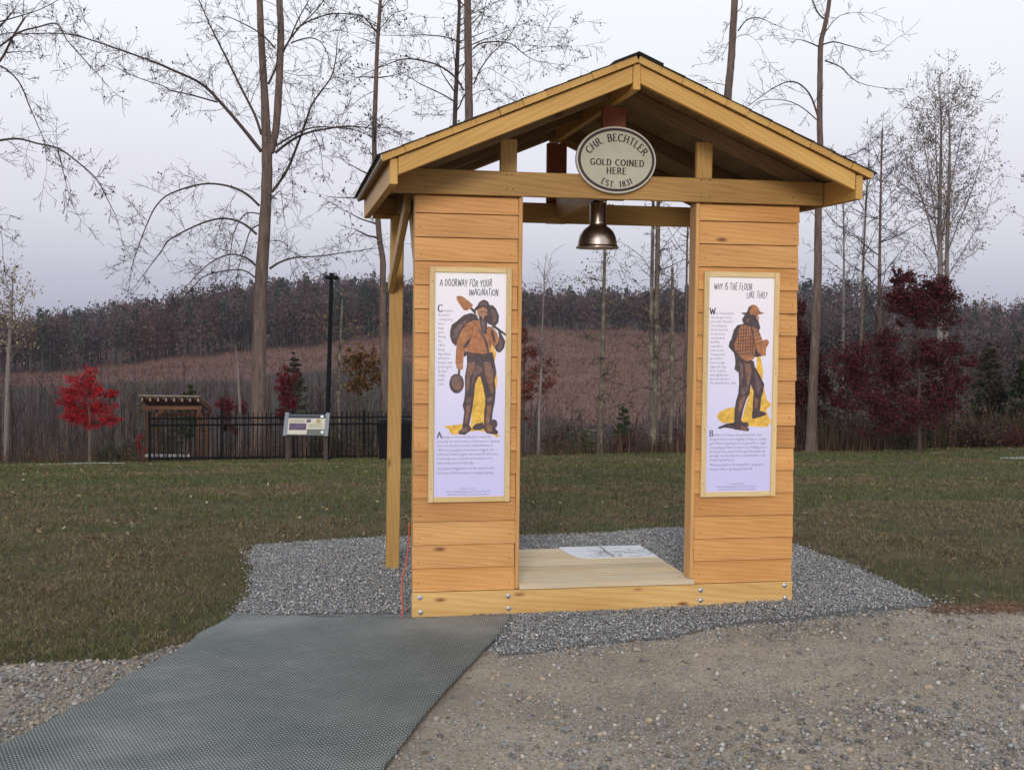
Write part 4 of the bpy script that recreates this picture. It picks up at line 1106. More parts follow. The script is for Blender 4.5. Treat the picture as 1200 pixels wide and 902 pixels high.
def shelter():
    v = 32.5; S = v/1400.
    zt = float(at(205, 466.5, v)[2]); zb = float(at(205, 539, v)[2])
    L = at(171, 500, v); R = at(236, 500, v)
    G = (L+R)/2; G[2] = zb
    root = empty('wooden_shelter', G, 'small brown wooden shelter with slatted roof behind the fence end', 'shelter')
    d = (R-L); d[2] = 0; ln = np.linalg.norm(d); ex = d/ln; ey = _fh
    def Q(a, c, z): return tuple(L[:3]*np.array([1, 1, 0])+ex*a+ey*c+np.array([0, 0, z]))
    for a in (.06, ln-.06):
        for c in (0, .9):
            lumber('post', Q(a, c, zb-.8), Q(a, c, zt-.2-.28*c), .085, .085, M_stain, up=(1, 0, 0), parent=root)
    for c in (0, .9):
        lumber('beam', Q(-.10, c, zt-.27-.28*c), Q(ln+.02, c, zt-.25-.28*c), .05, .10, M_shbeam if c == 0 else M_stain, parent=root)
    for k in range(8):
        a = ln*k/7
        lumber('rafter', Q(a, -.3, zt-.09+.084), Q(a, 1.1, zt-.09-.308), .045, .14, M_stain, parent=root)
        lumber('rafter_end', Q(a, -.306, zt-.02), Q(a, -.32, zt-.02), .03, .09, M_shend, parent=root)
    for k in range(8):
        c = -.33+k*.19
        lumber('roof_slat', Q(-.08, c, zt-.005-.28*c), Q(ln+.04, c, zt-.005-.28*c), .15, .022, M_shslat if k == 0 else M_stain, parent=root)
    lumber('diagonal_brace', Q(.12, .06, zt-.62), Q(.5, .06, zt-.3), .05, .09, M_stain, parent=root)
    # row of white blocks at its foot
    bl = plain('white_block', (.55, .55, .55), .8)
    for k in range(12):
        a = .14+k*(ln-.30)/12; w = (ln-.30)/12
        lumber('base_block', Q(a, -.5, zb+.17), Q(a+w*.82, -.5, zb+.17), .10, .07, bl, parent=root)
shelter()
def black_bin():
    P = on_ground(463, 28.8); hgt = 1.0
    root = empty('black_bin', P, 'black covered bin standing before the fence behind the kiosk post', 'bin')
    ex = _rh; ey = _fh; w = .40
    def ring(s, z, ddx=0): return [tuple(P+ex*(a*s*w+ddx)+ey*(c*s*.34)+np.array([0, 0, z])) for a, c in ((-1, -1), (-.9, -1.06), (.9, -1.06), (1, -1), (1, 1), (.9, 1.06), (-.9, 1.06), (-1, 1))]
    b = MB(); b.grid([ring(.84, -.03), ring(.86, .02), ring(.98, .84), ring(.98, .86)]); b.build('body', M_black, root)
    b = MB(); b.grid([ring(1.03, .862), ring(1.05, .89), ring(1.0, .95), ring(.72, .99), ring(.3, 1.0)]); b.build('lid', M_black, root)
    for s in (-1, 1):
        b = MB(); c = P+ex*s*.28+ey*.33+np.array([0, 0, .09]); b.tube([c-ex*.03, c+ex*.03], .10, 14); b.build('wheel', M_black, root)
    b = MB(); b.tube([P+ex*-.3+ey*.37+np.array([0, 0, .90]), P+ex*.3+ey*.37+np.array([0, 0, .90])], .018, 8); b.build('handle', M_black, root)
black_bin()
# ------------------------------------------------------------------ trees
M_barkA = bark('grey_brown_bark', (.064, .044, .037), (.235, .165, .135))
M_barkL = bark('lichen_bark', (.085, .065, .055), (.20, .155, .125), lich=(.27, .25, .17))
M_barkP = bark('pale_bark', (.15, .125, .115), (.31, .265, .235))
M_barkD = bark('dark_bark', (.045, .031, .028), (.115, .080, .068))
M_twig = plain('bare_twig', (.036, .025, .025), .9, var=.3, scale=3)
M_twigL = plain('pale_twig', (.135, .10, .088), .9, var=.3, scale=3)
M_pod = plain('seed_pod', (.055, .038, .034), .9, var=.3)
M_leaf = attr_mat('leaf', .75, .2, 5, .15)
def vadd(a, b, s=1.0): return (a[0]+b[0]*s, a[1]+b[1]*s, a[2]+b[2]*s)
def vnorm(a):
    l = math.sqrt(a[0]*a[0]+a[1]*a[1]+a[2]*a[2])+1e-9
    return (a[0]/l, a[1]/l, a[2]/l)
def vlerp(a, b, t): return (a[0]+(b[0]-a[0])*t, a[1]+(b[1]-a[1])*t, a[2]+(b[2]-a[2])*t)
class Tree:
    def __init__(s, seed):
        s.rr = random.Random(seed); s.seg = []; s.tips = []; s.trunk = []
    def rdir(s):
        r_ = s.rr; return vnorm((r_.gauss(0, 1), r_.gauss(0, 1), r_.gauss(0, 1)))
    def line(s, pts, r0, r1):
        n = len(pts)-1
        for i in range(n):
            s.seg.append((pts[i], pts[i+1], r0+(r1-r0)*i/n, r0+(r1-r0)*(i+1)/n))
    def smooth(s, pts, k=4):
        out = []
        for i in range(len(pts)-1):
            p0 = pts[max(i-1, 0)]; p1 = pts[i]; p2 = pts[i+1]; p3 = pts[min(i+2, len(pts)-1)]
            for q in range(k):
                t = q/k
                out.append(tuple(.5*(2*b+(c-a)*t+(2*a-5*b+4*c-d)*t*t+(-a+3*b-3*c+d)*t**3) for a, b, c, d in zip(p0, p1, p2, p3)))
        out.append(tuple(pts[-1]))
        return out
    def twig(s, p, d, L, r_, depth, bend, rmin=.0035, kids=4):
        n = 5 if depth else 4
        pts = [p]; dd = d
        for i in range(n):
            j = s.rdir()
            dd = vnorm((dd[0]+j[0]*.22, dd[1]+j[1]*.22, dd[2]+j[2]*.22+bend))
            pts.append(vadd(pts[-1], dd, L/n))
        s.line(pts, r_, max(rmin, r_*.35))
        if depth:
            for k in range(kids):
                i = s.rr.randint(1, n)
                t = s.rr.random(); q = vlerp(pts[i-1], pts[i], t)
                ax = vnorm((pts[i][0]-pts[i-1][0], pts[i][1]-pts[i-1][1], pts[i][2]-pts[i-1][2]))
                j = s.rdir()
                nd = vnorm((ax[0]*.75+j[0]*.8, ax[1]*.75+j[1]*.8, ax[2]*.75+j[2]*.8))
                s.twig(q, nd, L*s.rr.uniform(.35, .6), max(rmin, r_*.5), depth-1, bend, rmin, max(2, kids-1))
        else:
            s.tips.append(pts[-1])
            if s.rr.random() < .5: s.tips.append(pts[-2])
    def dress(s, pts, L, r_, step, depth=1, bend=.02, t0=.15, spread=.9, fwd=.6, kids=4, rmin=.0035):
        """side twigs along a limb"""
        n = len(pts)-1; acc = 0
        tot = sum(math.dist(pts[i], pts[i+1]) for i in range(n)); run = 0
        nxt = tot*t0
        for i in range(n):
            sl = math.dist(pts[i], pts[i+1])
            while nxt < run+sl:
                t = (nxt-run)/sl; q = vlerp(pts[i], pts[i+1], t)
                ax = vnorm(tuple(b-a for a, b in zip(pts[i], pts[i+1])))
                j = s.rdir()
                d = vnorm((ax[0]*fwd+j[0]*spread, ax[1]*fwd+j[1]*spread, ax[2]*fwd+j[2]*spread))
                f = nxt/tot
                s.twig(q, d, L*(1-.45*f)*s.rr.uniform(.45, 1.1), r_*(1-.4*f), depth, bend, rmin, kids)
                nxt += step*s.rr.uniform(.6, 1.4)
            run += sl
        s.twig(pts[-1], vnorm(tuple(b-a for a, b in zip(pts[-2], pts[-1]))), L*.7, r_*.7, depth, bend, rmin, kids)
    def limb(s, pts, r0, r1, L=1.0, step=.3, depth=1, bend=.02, **kw):
        p = s.smooth(pts); s.line(p, r0, r1); s.dress(p, L, max(.006, r1*.8), step, depth, bend, **kw)
    def groups(s, mi_big=0, mi_small=1):
        out = []
        S = s.seg
        for big in (True, False):
            Q = [q for q in S if (q[2] > .014) == big]
            if not Q: continue
            n = 6 if big else 3
            A = np.array([q[0] for q in Q]); B = np.array([q[1] for q in Q]); ra = np.array([q[2] for q in Q]); rb = np.array([q[3] for q in Q])
            d = B-A; l = np.linalg.norm(d, axis=1)[:, None]+1e-9; d = d/l
            ref = np.where(np.abs(d[:, 2:3]) < .8, np.array([[0, 0, 1.]]), np.array([[1., 0, 0]]))
            a = np.cross(d, ref); a /= np.linalg.norm(a, axis=1)[:, None]; c = np.cross(d, a)
            ang = np.arange(n)*2*np.pi/n
            ring = a[:, None, :]*np.cos(ang)[None, :, None]+c[:, None, :]*np.sin(ang)[None, :, None]
            V = np.concatenate([A[:, None]+ring*ra[:, None, None], B[:, None]+ring*rb[:, None, None]+d[:, None]*ra[:, None, None]*.15], 1)
            base = (np.arange(len(Q))*2*n)[:, None]; j = np.arange(n)[None]
            F = np.stack([base+j, base+(j+1) % n, base+n+(j+1) % n, base+n+j], -1).reshape(-1, 4)
            out.append((V.reshape(-1, 3), F, mi_big if big else mi_small, None))
        return out
def trunk_mesh(name, pts, rads, mat, rr, n=14, flare=1.5):
    """one continuous tapered trunk, a little irregular"""
    T = Tree(0); P = T.smooth(pts, 5)
    m = len(P); R = np.interp(np.linspace(0, len(rads)-1, m), np.arange(len(rads)), rads)
    b = MB(); rings = []
    for i, p in enumerate(P):
        f = 1+(flare-1)*max(0, 1-i/3.5)**2
        rings.append([(p[0]+R[i]*f*(1+.10*math.sin(3*j*2*math.pi/n+i*.35)*rr.random()+rr.uniform(-.05, .05))*math.cos(2*math.pi*j/n), p[1]+R[i]*f*(1+rr.uniform(-.05, .05))*math.sin(2*math.pi*j/n), p[2]) for j in range(n)])
    b.grid(rings)
    return b.mesh(name, mat, smooth=True), P
def pods(tips, size, mi, rng, frac=1.0):
    t = np.array([q for q in tips if rng.random() < frac])
    if len(t) == 0: return []
    g = stones(t, rng.uniform(.6, 1.2, len(t))*size, np.full((len(t), 3), .1), rng, squash=1.3)
    return [(g[0], g[1], mi, None)]
def leaves(P, size, cols, rng, flat=.0, droop=0):
    n = len(P); a = rng.normal(size=(n, 3)); a[:, 2] *= (1-flat); a /= np.linalg.norm(a, axis=1)[:, None]
    b = rng.normal(size=(n, 3)); b[:, 2] *= (1-flat); b -= a*(a*b).sum(1)[:, None]; b /= np.linalg.norm(b, axis=1)[:, None]+1e-9
    s = size*rng.uniform(.6, 1.3, n)[:, None]
    V = np.stack([P-a*s, P+b*s*.55, P+a*s, P-b*s*.55], 1).reshape(-1, 3)
    i = np.arange(n)*4
    return (V, np.stack([i, i+1, i+2, i+3], 1), 0, np.repeat(cols, 4, 0))
def px_pts(l, v, drift=0.0, wob=0.0, rr=random):
    n = max(1, len(l)-1); return [tuple(at(x, y, v+drift*i/n)) for i, (x, y) in enumerate(l)]
Z2 = lambda l: [(200+x/2.733, y/2.733) for x, y in l]
Z1 = lambda l: [(x/2.733, y/2.733) for x, y in l]
Z3 = lambda l: [(400+x/3.76, y/3.76) for x, y in l]
Z4 = lambda l: [(780+x/2.733, y/2.733) for x, y in l]
def make_tree(name, label, base_px, v, trunk_px, rads, limbs, seed, mbark, pod=.028, group=None, twig=None, extra=None, podfrac=.5, tw_len=.95, tw_step=.22, depth=1, kids=4, trunk2=None, auto=None, bend=.0, rmin=.0045):
    rr = random.Random(seed); T = Tree(seed); rng = np.random.default_rng(seed)
    G = on_ground(base_px, v); G[2] -= .15
    tp = [tuple(G)]+px_pts(trunk_px, v); rads = [q*.86 for q in rads]; limbs = [(l, a*.72, c*.72) for l, a, c in limbs]
    if trunk2: trunk2 = (trunk2[0], [q*.86 for q in trunk2[1]])
    root = empty(name, on_ground(base_px, v), label, 'tree', group)
    me, P = trunk_mesh('trunk', tp, rads, mbark, rr); link('trunk', me, root)
    if trunk2:
        me2, P2 = trunk_mesh('trunk', px_pts(trunk2[0], v), trunk2[1], mbark, rr, flare=1.0); link('trunk', me2, root); T.dress(P2, tw_len*1.2, .014, .35, depth, bend, t0=.25, kids=kids, rmin=rmin)
    for l, r0, r1 in limbs:
        L = sum(math.dist(l[i], l[i+1]) for i in range(len(l)-1))*v/1400
        T.limb(px_pts(l, v, rr.uniform(-.45, .45)*L), r0, r1, tw_len, tw_step, depth, bend, kids=kids, rmin=rmin)
    if auto:
        n, t0, t1, L0, up, st = auto
        for k in range(n):
            f = t0+(t1-t0)*(k+rr.random())/n; i = min(len(P)-2, int(f*(len(P)-1))); q = P[i]
            a = rr.uniform(0, 6.283); L = L0*(1-.6*(f-t0)/(1-t0+1e-6))*rr.uniform(.6, 1.2)
            d = (math.cos(a), math.sin(a), up*rr.uniform(.3, 1.4)); pts = [q]; dd = vnorm(d)
            for s_ in range(5):
                j = T.rdir(); dd = vnorm((dd[0]+j[0]*.18, dd[1]+j[1]*.18, dd[2]+j[2]*.12+st)); pts.append(vadd(pts[-1], dd, L/5))
            ri = max(.012, .38*float(np.interp(i, np.linspace(0, len(P)-1, len(rads)), rads)))
            T.limb(pts, ri, .008, tw_len, tw_step, depth, bend, kids=kids, rmin=rmin)
    T.dress(P[int(len(P)*.8):], tw_len*.8, .010, .5, depth, bend, kids=kids, rmin=rmin)
    g = T.groups(0, 1)+(pods(T.tips, pod, 2, rng, podfrac) if pod else [])
    if extra:
        ex_n, ex_s, ex_c = extra
        tips = np.array(T.tips); pk = tips[rng.integers(0, len(tips), ex_n)]+rng.normal(0, .12, (ex_n, 3))
        gg = leaves(pk, ex_s, np.array(ex_c)[rng.integers(0, len(ex_c), ex_n)]*rng.uniform(.6, 1.3, (ex_n, 1)), rng)
        g.append((gg[0], gg[1], 3, gg[3]))
    link('crown', np_mesh('crown', g, [M_barkD if mbark is M_barkA else mbark, twig or M_twig, M_pod, M_leaf]), root)
    return root
# the big double-stemmed tree left of the kiosk
make_tree('poplar_tree', 'large bare double-trunked tree with arching limbs behind the fence', 303, 33.0,
    [(303, 480), (303.5, 420), (305.5, 350), (309, 280), (312, 225), (313, 178), (310, 110), (306.5, 55), (304, -5), (302, -70), (303, -150)], [.27, .235, .22, .205, .19, .175, .165, .12, .11, .10, .085, .05],
    [(Z2([(290, 485), (230, 410), (170, 340), (100, 270), (0, 222)])+Z1([(490, 198), (390, 162), (290, 128), (200, 108), (60, 110)]), .075, .02),
     (Z2([(150, 328), (60, 303), (0, 290)])+Z1([(520, 275), (430, 245), (360, 210)]), .035, .012),
     (Z2([(290, 430), (270, 370), (230, 290), (190, 210), (160, 150), (130, 90), (90, 0), (60, -70)]), .055, .02),
     (Z2([(285, 660), (240, 620), (180, 595), (100, 590), (0, 620)])+Z1([(500, 660), (470, 720), (440, 800), (420, 860)]), .05, .014),
     (Z2([(275, 750), (230, 715), (170, 700), (100, 715), (0, 765)])+Z1([(520, 800), (490, 840), (445, 900)]), .05, .014),
     (Z2([(272, 850), (240, 825), (190, 815), (130, 840), (70, 895), (20, 960)]), .04, .012),
     (Z2([(272, 890), (230, 865), (160, 870), (100, 890), (40, 960), (10, 1020)]), .035, .012),
     (Z2([(285, 685), (240, 685), (205, 740), (190, 820), (180, 890)]), .03, .01), (Z2([(283, 720), (255, 740), (235, 800), (215, 870), (205, 960)]), .03, .01),
     (Z2([(325, 615), (370, 550), (400, 480), (430, 400), (450, 340), (480, 295), (515, 245), (530, 180), (533, 130)]), .06, .02),
     (Z2([(335, 490), (380, 455), (440, 425), (520, 410), (580, 405), (640, 412), (700, 430)]), .055, .014),
     (Z2([(337, 468), (390, 435), (450, 410), (520, 408), (600, 420), (650, 445)]), .04, .012),
     (Z2([(313, 270), (350, 190), (380, 130), (420, 80), (460, 40), (500, -10)]), .05, .02),
     (Z2([(385, 138), (440, 122), (480, 135), (505, 180), (515, 225)]), .03, .01), (Z2([(400, 95), (450, 65), (520, 45), (600, 50), (665, 78)]), .035, .012),
     (Z2([(318, 860), (350, 840), (400, 825), (480, 820), (560, 808), (660, 795)]), .045, .012), (Z2([(322, 640), (350, 612), (358, 650), (365, 710)]), .022, .008),
     (Z2([(320, 770), (360, 775), (400, 812)]), .02, .008), (Z2([(335, 155), (290, 110), (230, 75), (180, 55), (130, 60)]), .035, .01), (Z2([(380, 130), (410, 60), (450, -10)]), .035, .015),
     (Z2([(455, 420), (480, 480), (490, 560), (515, 610)]), .018, .007), (Z2([(400, 490), (330, 560), (300, 560)]), .012, .006)],
    21, M_barkA, trunk2=([(317, 180), (319, 172), (324, 146), (327.5, 91), (329, 37), (327.5, 0), (326, -80), (328, -160)], [.115, .115, .12, .115, .11, .10, .08, .05]), pod=.026, tw_step=.24, tw_len=1.4, depth=2, kids=4, podfrac=.10, rmin=.0045)
make_tree('leaning_tree', 'bare tree mostly beyond the left frame edge with long drooping limbs', -75, 27.0,
    [(-74, 480), (-72, 300), (-70, 150), (-66, 40), (-60, -60)], [.22, .2, .17, .14, .12, .1],
    [(Z1([(-190, 500), (-100, 470), (0, 450), (60, 445), (120, 460), (185, 475), (250, 520), (310, 575), (340, 630), (370, 690)]), .045, .012),
     (Z1([(-190, 300), (-60, 235), (0, 212), (60, 262), (90, 330), (120, 400), (140, 450), (150, 520)]), .035, .008),
     (Z1([(-190, 380), (-80, 262), (0, 195), (40, 120), (78, 60)]), .05, .03), (Z1([(-180, 250), (-80, 165), (0, 85), (35, 45)]), .045, .025),
     (Z1([(-180, 260), (-60, 172), (0, 148), (60, 105), (120, 88), (183, 77), (215, 130), (260, 180), (310, 235), (350, 280)]), .04, .008),
     (Z1([(185, 475), (200, 540), (220, 620), (235, 660)]), .018, .006), (Z1([(-190, 120), (0, 70), (130, 30), (220, -20)]), .03, .01), (Z1([(215, -10), (240, 30), (280, 80), (300, 120)]), .012, .006), (Z1([(-180, 700), (-60, 690), (0, 740), (10, 830)]), .02, .006)],
    22, M_barkA, pod=.022, tw_step=.26, tw_len=1.15, depth=2, kids=4, podfrac=.16, rmin=.004)
make_tree('slender_tree', 'slender tall bare tree whose crooked trunk passes behind the kiosk eave', 453, 34.0,
    [(452, 480), (449, 400), (448.6, 340), (448.5, 305), (444.6, 280), (441.5, 235), (439, 190), (438.6, 150), (440.5, 100), (442, 60), (444.5, 20), (447, -30), (449, -110)], [.13, .115, .11, .105, .10, .095, .09, .085, .08, .075, .065, .06, .05, .03],
    [(Z3([(150, 620), (90, 570), (30, 555), (-40, 560)]), .022, .008), (Z3([(150, 400), (90, 430), (30, 480)]), .02, .007), (Z3([(160, 150), (90, 70), (0, 62)]), .03, .01), (Z3([(165, 120), (110, 90), (60, 20)]), .025, .01), (Z3([(160, 300), (220, 265), (280, 262)]), .02, .008), (Z3([(155, 560), (220, 570), (280, 610)]), .018, .006), (Z3([(170, 130), (230, 60), (290, 40), (285, -10)]), .02, .008)],
    23, M_barkA, pod=.03, tw_step=.34, tw_len=1.1, depth=2, kids=3, auto=(14, .35, .98, 1.6, .35, .03), podfrac=.4)
make_tree('straight_tree', 'straight bare tree with brown trunk rising above the left roof slope', 549, 35.0,
    [(549, 450), (549.5, 320), (550, 220), (549.5, 140), (548.5, 60), (548, 0), (547, -90), (548, -180)], [.17, .165, .16, .15, .14, .13, .12, .09, .05],
    [(Z3([(540, 400), (500, 340), (430, 290), (340, 265), (270, 262), (200, 285), (120, 320), (60, 350)]), .045, .012), (Z3([(530, 190), (460, 165), (370, 155), (260, 158), (150, 155)]), .03, .01),
     (Z3([(580, 215), (620, 190), (690, 185), (750, 195), (800, 235), (850, 265), (920, 280), (1020, 290)]), .035, .008), (Z3([(585, 370), (610, 310), (660, 240), (710, 195), (760, 130), (800, 60)]), .035, .012),
     (Z3([(800, 235), (900, 180), (1010, 120)]), .012, .005), (Z3([(800, 232), (920, 205), (1040, 205)]), .012, .005), (Z3([(585, 140), (620, 80), (640, 0)]), .025, .01), (Z3([(545, 30), (510, -10), (480, -60)]), .03, .012), (Z3([(580, 420), (620, 400), (690, 400), (760, 430)]), .02, .006), (Z3([(580, 60), (660, 20), (740, -20)]), .02, .008), (Z3([(540, 430), (500, 480), (480, 540)]), .016, .006), (Z3([(585, 350), (640, 300), (700, 330), (790, 380)]), .018, .006)],
    24, M_barkA, pod=.026, tw_step=.26, tw_len=1.35, depth=2, kids=4, podfrac=.2, rmin=.0045)
make_tree('thin_dark_tree', 'thin dark bare tree just left of the straight brown trunk', 530, 39.0,
    [(531, 420), (532, 250), (533, 146), (535, 90), (537, 40), (538.5, 0), (539, -80)], [.10, .1, .095, .09, .08, .07, .06, .03], [], 25, M_barkD, pod=.026, tw_step=.4, tw_len=1.1, depth=2, kids=3, auto=(18, .35, .95, 2.4, .6, .04), podfrac=.4)
make_tree('rough_barked_tree', 'thick bare trunk rising above the right roof slope', 846, 33.0,
    [(846, 450), (848, 280), (850, 180), (853, 113), (856, 80), (858.5, 44), (861, 0), (864, -80), (868, -170)], [.16, .155, .15, .14, .13, .12, .115, .11, .09, .05],
    [(Z4([(232, 100), (260, 65), (300, 58), (340, 75), (390, 95)]), .03, .008), (Z4([(205, 130), (185, 170), (165, 190)]), .014, .006), (Z4([(195, 275), (150, 265), (110, 270)]), .016, .006), (Z4([(228, 40), (245, 20), (240, -20)]), .02, .008), (Z4([(215, 130), (250, 110), (290, 130), (320, 180)]), .012, .005), (Z4([(215, 60), (190, 100), (180, 150)]), .012, .005)],
    26, M_barkA, pod=0, tw_step=.30, tw_len=.8, depth=2, kids=3, podfrac=0)
make_tree('tall_bare_tree', 'tall bare tree with reaching limbs just right of the kiosk', 951, 30.0,
    [(952, 470), (955, 400), (958.5, 320), (959, 241), (961, 176), (960.5, 146), (961, 91), (962, 51), (966, 33), (972, 0), (975, -50), (978, -120)], [.16, .14, .125, .115, .10, .09, .085, .08, .075, .07, .06, .05, .03],
    [(Z4([(520, 70), (490, 45), (470, 0), (455, -40)]), .035, .015), (Z4([(500, 145), (540, 135), (600, 150), (680, 165), (745, 120)]), .03, .006), (Z4([(510, 195), (560, 215), (610, 260), (680, 280), (750, 285)]), .026, .006), (Z4([(490, 150), (440, 130), (390, 125)]), .028, .006),
     (Z4([(490, 380), (460, 300), (410, 262), (350, 280), (265, 340)]), .036, .014), (Z4([(485, 385), (430, 340), (370, 320), (300, 325), (270, 360)]), .024, .008), (Z4([(500, 490), (580, 500), (660, 460), (740, 370)]), .026, .006), (Z4([(510, 105), (560, 50), (640, 40)]), .02, .006), (Z4([(540, 140), (548, 160)]), .01, .006), (Z4([(490, 640), (540, 560), (600, 520), (640, 440)]), .018, .006), (Z4([(485, 700), (440, 640), (420, 560)]), .016, .006)],
    27, M_barkA, pod=0, tw_step=.30, tw_len=.95, kids=3, depth=2)
# slimmer trees at the right of the kiosk
for k, (bx, v, tops, r0, lab, mb, n) in enumerate([
        (987, 38, [(987, 480), (988, 400), (989, 300), (988, 230)], .075, 'slim pale trunk beside the tall bare tree right of the kiosk', M_barkP, 10),
        (1005, 31, [(1006, 480), (1009, 400), (1012, 300), (1016, 220), (1018, 190)], .06, 'slim mottled trunk, second right of the tall bare tree', M_barkL, 12),
        (1027, 33, [(1028, 470), (1030, 400), (1031, 300), (1032, 230), (1034, 150)], .085, 'slim brown trunk left of the maroon-leaved tree', M_barkA, 16)]):
    make_tree('slim_tree', lab, bx, v, tops, [r0*1.15, r0, r0*.85, r0*.6, r0*.4, r0*.3], [], 30+k, mb, pod=0, group='slim trees right of the kiosk', tw_step=.32, tw_len=.8, auto=(n+6, .40, .97, 1.9, .7, .06), kids=3, depth=2)
make_tree('round_crowned_tree', 'bare round-crowned tree with fine upright twigs against the right sky', 1101, 46.0,
    [(1101, 440), (1102, 330), (1101, 270), (1102, 210), (1103, 150), (1102, 115)], [.16, .145, .12, .10, .07, .045, .025],
    [([(1101, 300), (1095, 250), (1088, 200), (1080, 150)], .05, .012), ([(1102, 290), (1112, 230), (1122, 180), (1130, 135)], .05, .012), ([(1101, 330), (1085, 300), (1070, 285), (1055, 280)], .03, .01), ([(1102, 320), (1120, 270), (1140, 220), (1155, 170)], .045, .01), ([(1102, 270), (1098, 200), (1096, 150), (1094, 112)], .04, .01), ([(1101, 310), (1086, 250), (1070, 200), (1064, 165)], .04, .01), ([(1102, 340), (1125, 300), (1150, 260), (1160, 240)], .03, .008)],
    35, M_barkP, pod=0, twig=M_twigL, trunk2=([(1108, 440), (1109, 330), (1111, 250), (1113, 180), (1112, 130)], [.10, .095, .08, .05, .03]), extra=(3600, .05, [(.20, .15, .11), (.26, .2, .15)]), tw_step=.24, tw_len=1.7, depth=2, kids=3, bend=.10, rmin=.007, auto=(16, .45, .95, 2.6, 1.2, .10))
make_tree('edge_tree', 'sparse bare tree showing only a few twigs at the right edge of the sky', 1232, 40.0, [(1230, 400), (1226, 300), (1222, 200)], [.12, .11, .08, .04], [([(1226, 290), (1208, 262), (1190, 250)], .02, .006), ([(1224, 240), (1205, 215), (1188, 208)], .016, .006)], 36, M_barkA, pod=0, extra=(160, .045, [(.16, .11, .08)]), tw_step=.35, tw_len=.7)
# trees seen through the doorway
make_tree('lichen_tree', 'lichen-covered trunk in the middle of the doorway view', 703, 30.5, [(704, 480), (706, 430), (707, 380), (708, 330), (709, 280), (710, 230)], [.085, .075, .07, .06, .05, .04, .03], [([(708, 345), (698, 328), (684, 326), (672, 328)], .014, .006), ([(709, 310), (716, 300), (726, 310), (734, 330)], .012, .005), ([(708, 390), (722, 396), (745, 405)], .010, .005)], 40, M_barkL, pod=0, extra=(900, .035, [(.15, .125, .06), (.12, .095, .05)]), tw_step=.25, tw_len=.55, auto=(14, .1, .8, .7, .3, 0), kids=3)
make_tree('twin_trunk_tree', 'pair of slim trunks rising together right of centre in the doorway', 766, 32.0, [(767, 470), (769, 400), (770, 330), (771, 270), (772, 200)], [.10, .09, .085, .08, .07, .05], [([(770, 330), (755, 305), (738, 290), (728, 284)], .018, .006), ([(771, 300), (785, 280), (802, 262)], .018, .006), ([(769, 350), (750, 335), (735, 322)], .014, .006)], 41, M_barkL, pod=0, trunk2=([(764, 530), (764, 470), (763, 400), (764, 330), (765, 270), (766, 200)], [.075, .07, .065, .06, .05, .04]), extra=(500, .028, [(.15, .125, .07)]), tw_step=.28, tw_len=.8, auto=(16, .2, .95, 1.2, .6, .03))
make_tree('snapped_tree', 'slim tree with broken top near the right edge of the doorway', 785, 31.5, [(787, 460), (788, 400), (788, 340), (788, 313)], [.07, .065, .06, .05, .04], [([(788, 345), (782, 325), (772, 312)], .012, .006)], 42, M_barkL, pod=0, extra=(160, .03, [(.2, .17, .07)]), tw_step=.3, tw_len=.6, auto=(6, .2, .9, .8, .4, .02))
make_tree('pale_sapling', 'pale thin sapling near the left edge of the doorway', 631, 31.0, [(632, 480), (634, 440), (635, 400), (637, 350), (638, 320)], [.045, .04, .036, .03, .02, .012], [([(634, 420), (626, 402), (616, 392)], .01, .005)], 43, M_barkP, pod=0, twig=M_twigL, tw_step=.22, tw_len=.75, auto=(10, .4, .95, .9, .8, .05), kids=5)
make_tree('thin_sapling', 'very thin trunk against the right jamb of the doorway', 801, 33.0, [(802, 460), (804, 380), (805, 300), (806, 260)], [.05, .045, .04, .03, .02], [], 44, M_barkA, pod=0, tw_step=.3, tw_len=.7, auto=(10, .4, .95, 1.0, .6, .05))
make_tree('pale_leafed_tree', 'thin pale tree with tan leaf tufts at the far left', 6, 36.0, [(8, 480), (10, 420), (13, 370), (15, 330)], [.09, .08, .07, .05, .02], [([(11, 400), (22, 370), (30, 345)], .02, .008), ([(10, 410), (2, 375), (-6, 350)], .02, .008)], 45, M_barkP, pod=0, twig=M_twigL, extra=(1100, .045, [(.25, .19, .11), (.30, .24, .15)]), tw_step=.2, tw_len=.7, auto=(12, .5, 1.0, .9, .8, .08))
make_tree('forked_sapling', 'pale forked sapling in front of the large trunk at the fence', 281, 34.0, [(281, 480), (280, 460), (279, 435), (276, 405)], [.05, .045, .04, .03, .015], [([(280, 450), (285, 432), (288, 410)], .02, .008)], 46, M_barkP, pod=0, twig=M_twigL, tw_step=.25, tw_len=.6, auto=(6, .5, .95, .6, .8, .05))
make_tree('green_barked_tree', 'slim trunk standing behind the light pole', 396, 33.5, [(397, 470), (398, 420), (400, 380), (401, 350)], [.06, .055, .05, .04, .02], [], 47, M_barkL, pod=0, extra=(120, .035, [(.25, .2, .06)]), tw_step=.3, tw_len=.6, auto=(8, .3, .95, .9, .5, .03))

